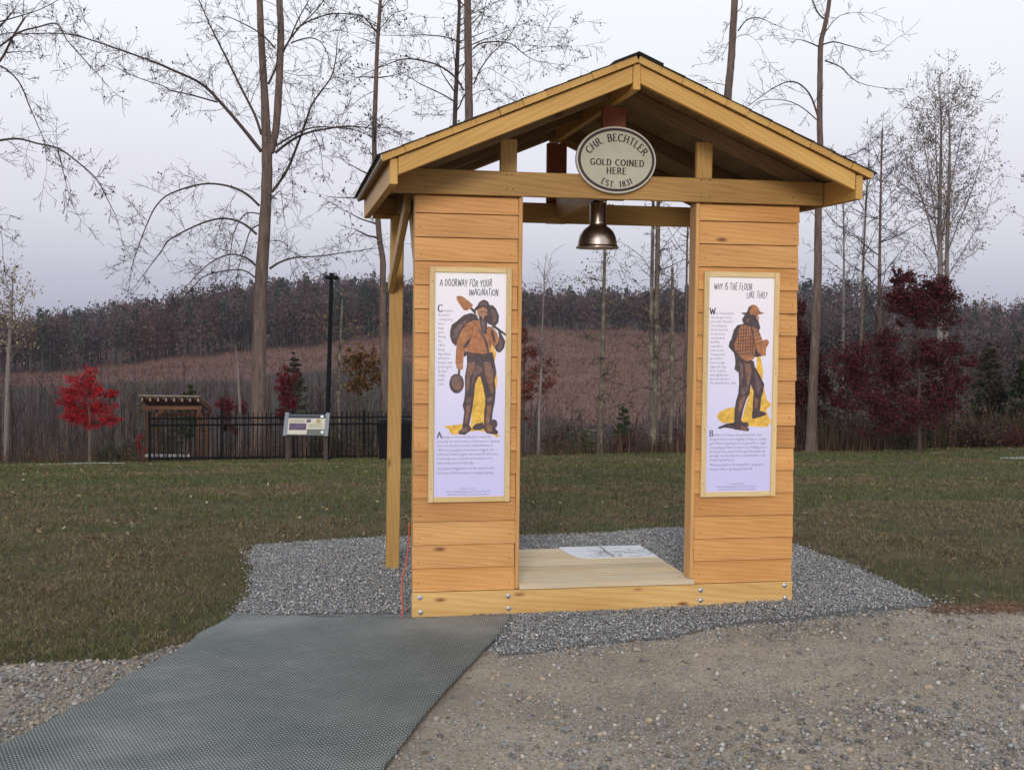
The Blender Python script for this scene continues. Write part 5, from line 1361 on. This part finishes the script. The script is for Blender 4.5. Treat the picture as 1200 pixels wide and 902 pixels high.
# leafy trees ------------------------------------------------------------------
def leafy(name, label, px, v, trunk_px, r0, layers, cols, n, size, seed, mbark=None, cat='tree', group=None, flat=.5, base_v=None, dens=None):
    """layers: (px, py, half width px, half height px, weight) puffs of leaves; boughs run out to each puff"""
    rng = np.random.default_rng(seed); rr = random.Random(seed); T = Tree(seed)
    G = on_ground(px, v); root = empty(name, G, label, cat, group)
    tp = [tuple(G-np.array([0, 0, .1]))]+px_pts(trunk_px, v)
    me, P = trunk_mesh('trunk', tp, [r0]+[r0*(1-.8*(i+1)/len(trunk_px)) for i in range(len(trunk_px))], mbark or M_barkD, rr, n=8, flare=1.2); link('trunk', me, root)
    pts = []; wts = np.array([l[4]*rr.uniform(.45, 1.3) for l in layers], float); wts /= wts.sum(); S = v/1400
    for (lx, ly, hw, hh, w_), wt in zip(layers, wts):
        lx += rr.uniform(-.3, .3)*hw; ly += rr.uniform(-.3, .3)*hw; hw *= rr.uniform(.7, 1.15); hh = hh*rr.uniform(1.0, 1.9)
        C = at(lx, ly, v+rr.uniform(-.6, .6)*hw*S)
        i = min(range(len(P)), key=lambda k: abs(P[k][2]-(C[2]-.3*math.hypot(C[0]-P[k][0], C[1]-P[k][1]))))
        q = P[i]; mid = vadd(vlerp(q, tuple(C), .5), (0, 0, .06*hw*S))
        T.line(T.smooth([q, mid, tuple(C)]), r0*.35, .006)
        m = max(8, int(n*wt)); nc = max(3, m//38)
        cc = rng.normal(size=(nc, 3)); cc /= np.linalg.norm(cc, axis=1)[:, None]; cc *= rng.random((nc, 1))**.45
        X = _rh[None]*cc[:, :1]*hw*S+_fh[None]*cc[:, 1:2]*hw*S*.9+np.array([[0, 0, 1.]])*cc[:, 2:]*hh*1.35*S+C
        for k in range(nc):
            if k % 3 == 0: T.line([tuple(C), vadd(vlerp(tuple(C), tuple(X[k]), .5), T.rdir(), .04), tuple(X[k])], .008, .003)
        j = rng.integers(0, nc, m)
        spread = np.array([.18, .18, .18*max(.55, hh/hw*1.3)])*hw*S*.95
        pts.append(X[j]+rng.normal(size=(m, 3))*spread)
    pts = np.concatenate(pts)
    tint = np.array(cols)[rng.integers(0, len(cols), len(pts))]*rng.uniform(.55, 1.4, (len(pts), 1))
    g = leaves(pts, size, tint, rng, flat=flat)
    crown = np_mesh('crown', [(g[0], g[1], 2, g[3])]+T.groups(0, 1), [mbark or M_barkD, M_twig, M_leaf])
    link('crown', crown, root)
    return root
leafy('red_maple', 'small bright red maple on the lawn edge left of the fence', 105, 29.5, [(105, 515), (105, 490), (104, 470), (103, 450), (104, 436)], .042,
    [(104, 440, 9, 7, .5), (98, 449, 20, 6, 1), (118, 456, 14, 5, .6), (86, 462, 18, 5, 1), (108, 464, 22, 7, 1.4), (128, 462, 12, 4, .5), (78, 472, 15, 4, .8), (98, 475, 24, 6, 1.3), (122, 476, 16, 4, .6), (84, 484, 18, 5, .9), (104, 487, 22, 5, 1.1), (126, 490, 16, 4, .8), (96, 494, 18, 4, .6), (130, 495, 12, 3, .5), (112, 500, 14, 4, .5)],
    [(.30, .010, .016), (.40, .014, .020), (.20, .008, .012), (.48, .022, .026)], 10500, .024, 61, mbark=M_barkA, flat=.25)
leafy('maroon_oak', 'broad dark maroon-leaved tree at the right edge of the lawn', 1077, 29.0, [(1077, 510), (1077, 470), (1076, 420), (1074, 370), (1073, 335)], .075,
    [(992, 440, 22, 7, .9), (985, 462, 16, 6, .6), (1128, 452, 18, 8, .7), (1132, 425, 12, 5, .4), (1120, 480, 18, 8, .6), (1048, 325, 8, 5, .3), (1062, 327, 14, 8, .6), (1093, 330, 22, 8, .9), (1064, 345, 22, 10, 1.1), (1095, 348, 28, 12, 1.4), (1080, 362, 30, 8, 1.1), (1110, 376, 20, 7, .7), (1050, 352, 18, 6, .6), (1068, 380, 22, 6, .7), (1022, 398, 24, 8, 1.0), (1046, 404, 26, 8, 1.2), (1084, 404, 28, 9, 1.3), (1112, 410, 18, 8, .7), (1005, 428, 28, 8, 1.2), (1040, 430, 32, 10, 1.6), (1078, 432, 34, 10, 1.6), (1115, 436, 22, 10, .9), (1000, 446, 24, 9, 1.0), (1030, 455, 34, 10, 1.5), (1070, 458, 34, 10, 1.6), (1105, 462, 24, 9, .9), (1012, 474, 26, 8, .9), (1050, 478, 32, 10, 1.3), (1082, 482, 26, 9, .9), (1025, 495, 22, 8, .6), (1062, 497, 24, 7, .6)],
    [(.060, .013, .018), (.080, .015, .020), (.042, .011, .014), (.10, .022, .024)], 34000, .034, 62, flat=.1)
leafy('maroon_oak', 'narrow maroon-leaved tree half hidden by the kiosk right panel', 928, 31.0, [(928, 500), (929, 450), (932, 400), (934, 370)], .06,
    [(935, 372, 12, 10, .7), (945, 395, 18, 12, 1), (955, 420, 18, 12, 1), (940, 430, 20, 14, 1.2), (960, 445, 18, 10, 1), (942, 465, 22, 12, 1.2), (955, 488, 22, 10, 1), (930, 495, 20, 12, 1), (935, 515, 18, 8, .5), (900, 440, 20, 30, 1.5)],
    [(.062, .012, .014), (.085, .016, .018), (.045, .011, .012)], 12000, .036, 63, flat=.15)
leafy('rusty_oak', 'rust-brown leaved young oak inside the left edge of the doorway', 612, 32.0, [(613, 500), (614, 450), (615, 410), (616, 380)], .045,
    [(612, 378, 10, 6, .5), (612, 395, 14, 7, .8), (625, 412, 18, 7, 1), (610, 430, 20, 7, 1), (634, 432, 16, 6, .9), (620, 446, 22, 6, 1), (642, 450, 14, 5, .6), (612, 465, 14, 6, .6), (615, 490, 12, 6, .4)],
    [(.14, .032, .018), (.11, .028, .018), (.18, .05, .02)], 4200, .034, 64)
leafy('orange_tree', 'small orange-leaved tree beyond the fence beside the light pole', 420, 37.0, [(420, 490), (421, 455), (422, 425)], .05, [(420, 418, 16, 6, .8), (432, 428, 18, 7, .9), (412, 434, 18, 8, 1), (430, 444, 20, 8, 1), (415, 455, 20, 8, 1)],
    [(.17, .072, .022), (.13, .06, .022), (.11, .075, .025)], 2600, .05, 65)
leafy('red_sapling', 'small crimson sapling beyond the fence right of the large trunk', 332, 36.0, [(332, 500), (331, 470), (330, 440)], .035, [(330, 432, 10, 6, .6), (338, 446, 14, 7, 1), (326, 452, 14, 7, 1), (334, 465, 16, 6, 1), (342, 475, 12, 5, .6), (328, 482, 12, 5, .5)], [(.20, .018, .022), (.14, .016, .018)], 1700, .045, 66)
leafy('red_sapling', 'low crimson sapling beyond the fence left of the large trunk', 268, 36.5, [(268, 510), (269, 485), (270, 470)], .03, [(266, 470, 14, 7, 1), (276, 480, 14, 7, 1), (262, 492, 14, 7, 1), (274, 502, 12, 6, .7)], [(.13, .018, .02), (.10, .016, .018)], 1300, .045, 67)
leafy('red_sapling', 'tiny crimson sapling at the left foot of the brown shelter', 163, 30.5, [(163, 530), (163, 520), (163, 512)], .014, [(163, 513, 5, 4, 1), (162, 523, 6, 4, 1), (165, 532, 5, 4, .8)], [(.30, .015, .02), (.22, .013, .018)], 420, .026, 68)
# conifers and shrubs --------------------------------------------------------------
def conifer(name, label, px, v, top_py, bot_py, hw, cols, n, seed, size=.05, group=None):
    rng = np.random.default_rng(seed); rr = random.Random(seed); S = v/1400
    A = at(px, bot_py, v); B = at(px+rr.uniform(-1, 1), top_py, v); G = on_ground(px, v)
    root = empty(name, G, label, 'tree', group)
    me, P = trunk_mesh('trunk', [tuple(G-np.array([0, 0, .1])), tuple(vlerp(tuple(A), tuple(B), .4)), tuple(B)], [.06, .045, .008], M_barkD, rr, n=7); link('trunk', me, root)
    nb = max(64, n//40); H = B[2]-A[2]; pts = []
    T = Tree(seed)
    for k in range(nb):
        f = rng.random()**.85; a = rng.uniform(0, 6.283); z = A[2]+H*f*.98
        L = hw*S*(1-f)**.75*rng.uniform(.55, 1.15)+.05
        ax = vlerp(tuple(A), tuple(B), f)
        tip = (ax[0]+math.cos(a)*L, ax[1]+math.sin(a)*L, z+.12*L)
        T.line([(ax[0], ax[1], z), tip], .010, .003)
        m = n//nb; t = rng.random(m)**.6
        q = np.array([ax[0], ax[1], z])[None]*(1-t[:, None])+np.array(tip)[None]*t[:, None]
        pts.append(q+rng.normal(size=(m, 3))*np.array([.09, .09, .06])*L*1.2)
    pts = np.concatenate(pts); tint = np.array(cols)[rng.integers(0, len(cols), len(pts))]*rng.uniform(.5, 1.4, (len(pts), 1))
    g = leaves(pts, size, tint, rng)
    link('crown', np_mesh('crown', [(g[0], g[1], 2, g[3])]+T.groups(0, 1), [M_barkD, M_twig, M_leaf]), root)
GRN = [(.026, .038, .018), (.020, .030, .016), (.040, .046, .022), (.05, .04, .025)]
conifer('cedar_tree', 'dark green cedar right of the maroon tree', 1160, 33.0, 400, 530, 34, GRN, 5200, 71)
conifer('cedar_tree', 'dark green cedar cut by the right picture edge', 1200, 31.0, 420, 532, 30, GRN, 4800, 72)
conifer('cedar_tree', 'dark cedar behind the lower left of the maroon tree', 1042, 34.0, 470, 530, 26, GRN, 3000, 73)
conifer('cedar_tree', 'green cedar low behind the maroon tree trunk', 1098, 34.0, 462, 530, 30, GRN, 3600, 74)
conifer('pine_sapling', 'small green pine standing in the brush inside the doorway', 731, 33.0, 472, 530, 13, [(.028, .050, .020), (.036, .062, .024)], 1500, 75, .04)
conifer('pine_sapling', 'dark evergreen sapling beyond the fence right of the large trunk', 345, 40.0, 412, 500, 22, GRN, 2200, 76)
conifer('pine_sapling', 'evergreen sapling behind the shelter roof', 222, 38.0, 450, 520, 24, [(.05, .062, .022), (.035, .048, .02)], 1900, 77)
def shrub(name, label, px, v, top_py, hw, cols, n, seed, size=.04, group=None):
    rng = np.random.default_rng(seed); T = Tree(seed); S = v/1400
    G = on_ground(px, v); H = max(.2, float(at(px, top_py, v)[2]-G[2])); root = empty(name, G, label, 'shrub', group)
    tips = []
    for k in range(max(7, int(hw*.8))):
        a = T.rr.uniform(0, 6.283); q = vadd(tuple(G), (math.cos(a), math.sin(a), 0), .12*hw*S)
        d = vnorm((math.cos(a)*hw*S*.8, math.sin(a)*hw*S*.8, H*.9)); L = H*T.rr.uniform(.65, 1.05)
        T.twig(q, d, L, .010, 1, .03, .0035, 5)
    st = T.groups(0, 0); link('stems', np_mesh('stems', st, [M_twig]), root)
    tp = np.array(T.tips+[q[1] for q in T.seg[::2]]); pk = tp[rng.integers(0, len(tp), n)]+rng.normal(0, .06*hw*S+.03, (n, 3))
    pk = pk[pk[:, 2] > G[2]]
    g = leaves(pk, size, np.array(cols)[rng.integers(0, len(cols), len(pk))]*rng.uniform(.55, 1.4, (len(pk), 1)), rng)
    link('foliage', np_mesh('foliage', [g], [M_leaf]), root)
YG = [(.075, .078, .022), (.055, .062, .02), (.10, .09, .03)]; BR = [(.075, .042, .028), (.10, .055, .032), (.06, .038, .03)]; RB = [(.10, .025, .02), (.075, .024, .02), (.06, .03, .022)]
SH = [(398, 32.5, 505, 14, YG, 'low yellow-green shrub behind the light pole foot'), (428, 33, 468, 26, YG, 'wide yellow-green shrub beyond the fence left of the rear kiosk post'), (378, 31, 512, 12, YG, 'weedy green shrub under the right half of the information board'),
      (118, 32, 520, 14, [(.03, .05, .02), (.022, .04, .018)], 'low dark green shrub right of the red maple trunk'), (142, 32.5, 515, 14, [(.03, .045, .02), (.05, .05, .025)], 'low green shrub between the red maple and the shelter'),
      (190, 35, 468, 22, YG, 'tall yellowish shrub rising behind the shelter'), (648, 32, 500, 20, BR, 'brown leafy shrub at the left of the doorway view'), (672, 33, 488, 18, [(.06, .06, .028), (.05, .045, .028)], 'olive shrub left of the lichen-covered trunk'), (690, 31.2, 510, 12, YG, 'small yellowish shrub at the foot of the lichen-covered trunk'),
      (742, 32, 505, 20, RB, 'low red-brown shrub between the doorway trunks'), (725, 31.6, 512, 14, RB, 'small reddish shrub below the green pine sapling'), (795, 32, 500, 18, RB, 'dark red shrub by the right jamb of the doorway'), (775, 31.5, 515, 10, BR, 'small brown shrub at the foot of the twin trunks'),
      (952, 32, 500, 18, BR, 'brown shrub at the foot of the tall bare tree'), (975, 31.5, 498, 20, [(.05, .055, .022), (.04, .04, .022)], 'greenish shrub just right of the tall bare tree'), (1000, 32, 495, 18, BR, 'dark brown shrub by the slim mottled trunk'), (1060, 30.5, 505, 16, [(.045, .06, .02), (.035, .05, .02)], 'bright green shrub left of the maroon tree trunk'), (1092, 30.5, 500, 16, [(.045, .06, .02), (.035, .05, .02)], 'green shrub right of the maroon tree trunk'),
      (1125, 30.5, 490, 26, BR, 'wide brown shrub below the dark green cedar'), (1160, 30, 495, 24, BR, 'dense brown shrub near the right picture edge'), (1190, 30, 500, 20, RB, 'reddish brown shrub at the right picture edge')]
for k, (px, v, top, hw, cols, lab) in enumerate(SH):
    shrub('shrub', lab, px, v, top, hw, cols, 260+hw*34, 90+k, .032 if v < 34 else .04, 'shrubs along the ridge edge')
# ------------------------------------------------------------------ valley saplings, thicket, far woods
def sapling_mesh(seed, H, r0, mb):
    T = Tree(seed); rr = T.rr
    pts = [(0, 0, -.3)]; x = y = 0
    for k in range(1, 7):
        x += rr.uniform(-.08, .08); y += rr.uniform(-.08, .08); pts.append((x, y, H*k/6))
    me, P = trunk_mesh('trunk', pts, [r0*(1-.13*k) for k in range(7)], mb, rr, n=7, flare=1.2)
    for k in range(15):
        f = rr.uniform(.35, .98); q = P[int(f*(len(P)-1))]; a = rr.uniform(0, 6.28); L = H*.26*(1.2-f)*rr.uniform(.6, 1.2)+.3
        d = vnorm((math.cos(a), math.sin(a), rr.uniform(.5, 1.6))); p2 = [q]; dd = d
        for s_ in range(4):
            j = T.rdir(); dd = vnorm((dd[0]+j[0]*.2, dd[1]+j[1]*.2, dd[2]+j[2]*.2+.05)); p2.append(vadd(p2[-1], dd, L/4))
        T.limb(p2, r0*.3, .009, .7, .5, 0, .05, rmin=.009)
    return me, np_mesh('crown', T.groups(0, 1), [mb, M_twigL])
protos = [sapling_mesh(200+k, H, r_, mb) for k, (H, r_, mb) in enumerate([(9.5, .085, M_barkP), (11.5, .10, M_barkA), (8.0, .06, M_barkP), (10.5, .085, M_barkA), (12.5, .11, M_barkL)])]
rs = random.Random(99)
spots = []
for lo, hi, n in ((-20, 300, 44), (300, 480, 16), (612, 810, 18), (940, 1215, 28)):
    for k in range(n):
        spots.append((lo+(hi-lo)*(k+rs.random())/n, rs.uniform(40, 72)))
for px, v in spots:
    me, cr = protos[rs.randrange(5)]
    G = on_ground(px, v)
    o = empty('bare_sapling', G, 'slender bare tree among many in the valley below the ridge', 'tree', 'bare trees standing in the valley')
    sc = rs.uniform(.35, .55) if px < 480 else rs.uniform(.5, .8)
    o.scale = (sc, sc, sc); o.rotation_euler = (rs.uniform(-.03, .03), rs.uniform(-.03, .03), rs.uniform(0, 6.28))
    for nm, m in (('trunk', me), ('crown', cr)):
        c = bpy.data.objects.new(nm, m); COL.objects.link(c); c.parent = o
def build_thicket():
    """the mass of thin stems filling the valley, beyond counting"""
    rng = np.random.default_rng(301); T = Tree(301); rr = T.rr
    cols = []
    A, B, RA, RB_, C = [], [], [], [], []
    for k in range(3600):
        px = rr.uniform(-40, 480) if rr.random() < .6 else rr.uniform(480, 1240); v = rr.uniform(35, 95) if rr.random() < .7 else rr.uniform(95, 170)
        if 820 < px < 930 or 490 < px < 600: continue
        G = on_ground(px, v); H = rr.uniform(2.5, 7.0)*(.7+.6*v/95); cap = 1.71-v*(np.interp(px, [0, 470, 600, 700, 830, 930, 1200], [446, 446, 470, 478, 470, 410, 410])+rr.gauss(0, 13)-376)/1400-G[2]; H = min(H, max(.8, cap)); w = rr.uniform(.012, .032)*v/45
        p = tuple(G); x, y, z = p; q0 = p
        g = rr.uniform(.022, .070); tone = (g*1.22, g*.86, g*.80)
        lean = (rr.uniform(-.07, .07), rr.uniform(-.07, .07))
        for s_ in range(4):
            q1 = (q0[0]+lean[0]*H/4+rr.uniform(-.06, .06), q0[1]+lean[1]*H/4, q0[2]+H/4)
            A.append(q0); B.append(q1); RA.append(w*(1-s_*.22)); RB_.append(w*(1-(s_+1)*.22)); C.append(tone)
            for t in range(2 if s_ > 0 else 0):
                a = rr.uniform(0, 6.28); L = rr.uniform(.35, 1.0)*H*.13+.2; q = vlerp(q0, q1, rr.random())
                e = (q[0]+math.cos(a)*L*.7, q[1]+math.sin(a)*L*.7, q[2]+L)
                A.append(q); B.append(e); RA.append(w*.4); RB_.append(w*.18); C.append(tone)
            q0 = q1
    A = np.array(A); B = np.array(B); ra = np.array(RA); rb = np.array(RB_); n = 3
    d = B-A; d /= np.linalg.norm(d, axis=1)[:, None]
    ref = np.array([[1., .2, 0]]); a = np.cross(d, ref); a /= np.linalg.norm(a, axis=1)[:, None]; c = np.cross(d, a)
    ang = np.arange(n)*2*np.pi/n; ring = a[:, None]*np.cos(ang)[None, :, None]+c[:, None]*np.sin(ang)[None, :, None]
    V = np.concatenate([A[:, None]+ring*ra[:, None, None], B[:, None]+ring*rb[:, None, None]], 1).reshape(-1, 3)
    base = (np.arange(len(A))*2*n)[:, None]; j = np.arange(n)[None]
    F = np.stack([base+j, base+(j+1) % n, base+n+(j+1) % n, base+n+j], -1).reshape(-1, 4)
    me = np_mesh('thicket', [(V, F, 0, np.repeat(np.array(C), 2*n, 0))], [attr_mat('thin_stems', .9, .2, 2, .1)])
    tag(link('thicket', me), 'grey-brown thicket of thin bare stems filling the valley', 'thicket', kind='stuff')
build_thicket()
def build_brush():
    rng = np.random.default_rng(302)
    n = 26000
    px = rng.uniform(-30, 1230, n); v = 30.2+rng.random(n)**1.3*7
    right = px > 930
    keep = (right | (rng.random(n) < .35)) & ~((px > 815) & (px < 925)) & ~((px > 490) & (px < 600))
    px, v = px[keep], v[keep]; n = len(px); right = px > 930
    P = np.array([at(a, 530, b) for a, b in zip(px, v)]); u, vv = uv_of(P); P[:, 2] = ground_uv(u, vv)
    h = rng.uniform(.15, .75, n)*np.where(right, 1.5, .9)*(.5+fbm(u*.5, vv*.5, 5))
    a = rng.uniform(0, 6.28, n); s = np.stack([np.cos(a), np.sin(a), np.zeros(n)], 1)*rng.uniform(.004, .011, n)[:, None]
    tip = np.stack([rng.normal(0, .16, n)*h, rng.normal(0, .16, n)*h, h], 1)
    V = np.stack([P-s, P+s, P+tip+s*.4, P+tip-s*.4], 1).reshape(-1, 3); i = np.arange(n)*4
    pal = np.array([(.10, .052, .034), (.13, .075, .045), (.075, .05, .036), (.09, .065, .04), (.05, .05, .024)])
    c = pal[rng.integers(0, 5, n)]*rng.uniform(.6, 1.4, (n, 1))
    # dead leaves caught in it
    m = 16000; k = rng.integers(0, n, m); q = P[k]+tip[k]*rng.random((m, 1))+rng.normal(0, .05, (m, 3))
    g = leaves(q, .03, pal[rng.integers(0, 5, m)]*rng.uniform(.6, 1.5, (m, 1)), rng)
    # leafy undergrowth massed at the right, below the trees
    m = 22000; ux = rng.uniform(932, 1225, m); uv = rng.uniform(31, 41, m); Q = np.array([at(a_, 530, b_) for a_, b_ in zip(ux, uv)]); u2, v2 = uv_of(Q)
    top = 1.2+3.2*fbm(u2*.55, v2*.3, 61); Q[:, 2] = ground_uv(u2, v2)+rng.random(m)**.8*top
    Q += rng.normal(0, .08, (m, 3)); pal2 = np.array([(.06, .020, .018), (.045, .028, .022), (.028, .034, .017), (.040, .024, .022), (.07, .038, .024)])
    reg = (fbm(u2*.9, v2*.4, 66)*5.99).astype(int) % 5
    g5 = leaves(Q, .042, pal2[np.where(rng.random(m) < .6, reg, rng.integers(0, 5, m))]*rng.uniform(.5, 1.5, (m, 1)), rng)
    me = np_mesh('dry_brush', [(V, np.stack([i, i+1, i+2, i+3], 1), 0, np.repeat(c, 4, 0)), g, g5], [M_leaf])
    tag(link('dry_brush', me), 'dry brown weeds and brush along the ridge edge', 'brush', kind='stuff')
build_brush()
def build_litter():
    rng = np.random.default_rng(305); n = 2600
    v = 7+23*rng.random(n)**.8; u = rng.uniform(-1, 1, n)*(v*.46); x = CAM[0]+u*_rh[0]+v*_fh[0]; y = CAM[1]+u*_rh[1]+v*_fh[1]
    k = ~inside(LOT, x, y) & ~inside(PAD, x, y) & (fbm(x*.5, y*.5, 71) > .42); x, y, u, v = x[k], y[k], u[k], v[k]
    P = np.stack([x, y, ground_uv(u, v)+.03], 1); pal = np.array([(.16, .08, .04), (.22, .13, .07), (.12, .05, .03), (.30, .24, .16)])
    g = leaves(P, .022, pal[rng.integers(0, 4, len(P))]*rng.uniform(.6, 1.3, (len(P), 1)), rng, flat=.6)
    tag(link('fallen_leaves', np_mesh('fallen_leaves', [g], [M_leaf])), 'dry fallen leaves scattered over the lawn', 'leaves', kind='stuff')
build_litter()
def forest_edge(px):
    return np.interp(px, [-200, 0, 250, 470, 620, 720, 820, 950, 1200, 1400], [205, 212, 225, 245, 290, 300, 285, 230, 180, 165])
def build_forest():
    rng = np.random.default_rng(303)
    G = []; nt_ = 2000
    pts = []; sizes = []; cols = []
    tr = []
    kinds = np.array([(.040, .054, .042), (.036, .048, .040), (.085, .062, .064), (.098, .066, .066), (.100, .050, .050), (.076, .064, .060), (.115, .066, .050)])
    prob = np.array([.09, .08, .22, .21, .22, .10, .08])
    for k in range(nt_):
        px = rng.uniform(-160, 1360); e = float(forest_edge(px)); v = e+(rng.random()**1.25)*(455-e)
        if rng.random() < .22: v = e+rng.random()*14
        P = on_ground(px, v); kd = rng.choice(7, p=prob); H = rng.uniform(8.5, 12)*(1.0 if kd > 1 else .92); r_ = H*(rng.uniform(.26, .36) if kd > 1 else rng.uniform(.22, .28))
        m = int(np.clip(175*250/v, 95, 210))
        if kd < 2:
            f = rng.random(m)**.7; a = rng.uniform(0, 6.28, m); rad = r_*.85*(1-f)**.8*np.sqrt(rng.random(m))+.25
            q = np.stack([np.cos(a)*rad, np.sin(a)*rad, H*(.02+.98*f)], 1); sz = .36
        else:
            nc = 7; cc = rng.normal(size=(nc, 3)); cc /= np.linalg.norm(cc, axis=1)[:, None]; cc *= .75*rng.random((nc, 1))**.5
            q = cc[rng.integers(0, nc, m)]+rng.normal(size=(m, 3))*.24
            q = q*np.array([r_*1.25, r_*1.25, H*.47])+np.array([0, 0, H*.48]); sz = .34
        pts.append(q+P); sizes.append(np.full(m, sz)*rng.uniform(.5, 1.3, m)*v/270); cols.append(kinds[kd]*rng.uniform(.65, 1.3)*rng.uniform(.7, 1.3, (m, 1)))
        tr.append((P, H*(.9 if kd > 1 else .6), kinds[kd]))
    pts = np.concatenate(pts); sizes = np.concatenate(sizes); cols = np.concatenate(cols); n = len(pts)
    a = rng.normal(size=(n, 3)); a /= np.linalg.norm(a, axis=1)[:, None]; b = rng.normal(size=(n, 3)); b -= a*(a*b).sum(1)[:, None]; b /= np.linalg.norm(b, axis=1)[:, None]
    V = np.stack([pts-a*sizes[:, None]*1.2, pts+b*sizes[:, None], pts+a*sizes[:, None]*1.2], 1).reshape(-1, 3); i = np.arange(n)*3
    B0 = np.array([t[0] for t in tr]); Hs = np.array([t[1] for t in tr]); w = rng.uniform(.10, .2, len(tr))
    s = np.stack([_rh*1.0]*len(tr))*w[:, None]; s2 = np.stack([_fh*1.0]*len(tr))*w[:, None]; up = np.stack([np.zeros(len(tr)), np.zeros(len(tr)), Hs], 1)
    V2 = np.stack([B0-s, B0-s2, B0+s, B0+s2, B0+up-s*.2, B0+up-s2*.2, B0+up+s*.2, B0+up+s2*.2], 1).reshape(-1, 3); j = (np.arange(len(tr))*8)[:, None]
    F2 = np.concatenate([np.stack([j+q, j+(q+1) % 4, j+4+(q+1) % 4, j+4+q], -1).reshape(-1, 4) for q in range(4)])
    tc = np.repeat(np.array([(.09, .075, .072)])*rng.uniform(.5, 1.2, (len(tr), 1)), 8, 0)
    me = np_mesh('far_forest', [(V, np.stack([i, i+1, i+2], 1), 0, np.repeat(cols, 3, 0)), (V2, F2, 0, tc)], [attr_mat('far_woods', .95, .2, .5, .05)])
    tag(link('far_forest', me), 'distant mixed autumn woods covering the hill behind the field', 'woods', kind='stuff')
build_forest()
def build_broomsedge():
    rng = np.random.default_rng(304)
    n = 110000
    px = rng.uniform(-80, 1280, n); v = 125+rng.random(n)*185
    k = (v < forest_edge(px)+6) & (v > field_start(px)-4+8*rng.random(n)); px, v = px[k], v[k]; n = len(px)
    u = (px-600)/1400*v; P = np.stack([CAM[0]+u*_rh[0]+v*_fh[0], CAM[1]+u*_rh[1]+v*_fh[1], ground_uv(u, v)-.05], 1)
    h = rng.uniform(.15, .55, n); w = rng.uniform(.06, .22, n)
    s = _rh[None]*w[:, None]; t = np.stack([rng.normal(0, .2, n), rng.normal(0, .2, n), h], 1)
    a = rng.uniform(0, 3.14, n); s = np.stack([np.cos(a)*w, np.sin(a)*w, np.zeros(n)], 1)
    V = np.stack([P-s, P+s, P+t], 1).reshape(-1, 3); i = np.arange(n)*3
    st = .75+.5*fbm(u*.012, v*.11, 21)
    c = np.array([.165, .088, .068])*(rng.uniform(.75, 1.25, n)*st)[:, None]; g = rng.random(n) < .06; c[g] = np.array([.09, .07, .055])
    me = np_mesh('broomsedge', [(V, np.stack([i, i+1, i+2], 1), 0, np.repeat(c, 3, 0))], [attr_mat('broomsedge', .95, .15, .5, .05)])
    tag(link('broomsedge', me), 'mauve-brown dry grass covering the far sloping field', 'dry grass', kind='stuff')
build_broomsedge()
# ------------------------------------------------------------------ evening haze: one even body of air round the whole place
def build_haze():
    m = bpy.data.materials.new('evening_haze'); m.use_nodes = True
    nt = m.node_tree; nt.nodes.clear()
    o = N(nt, 'ShaderNodeOutputMaterial'); v = N(nt, 'ShaderNodeVolumePrincipled')
    v.inputs['Color'].default_value = (.80, .80, .90, 1); v.inputs['Density'].default_value = HAZE; v.inputs['Anisotropy'].default_value = .1
    nt.links.new(v.outputs[0], o.inputs['Volume'])
    b = MB(); b.box(-4200, 4200, -4200, 4200, -64, 26, .5)
    tag(b.build('haze', m), 'faint evening haze hanging over the valley', 'haze', kind='stuff')
HAZE = .00020
build_haze()
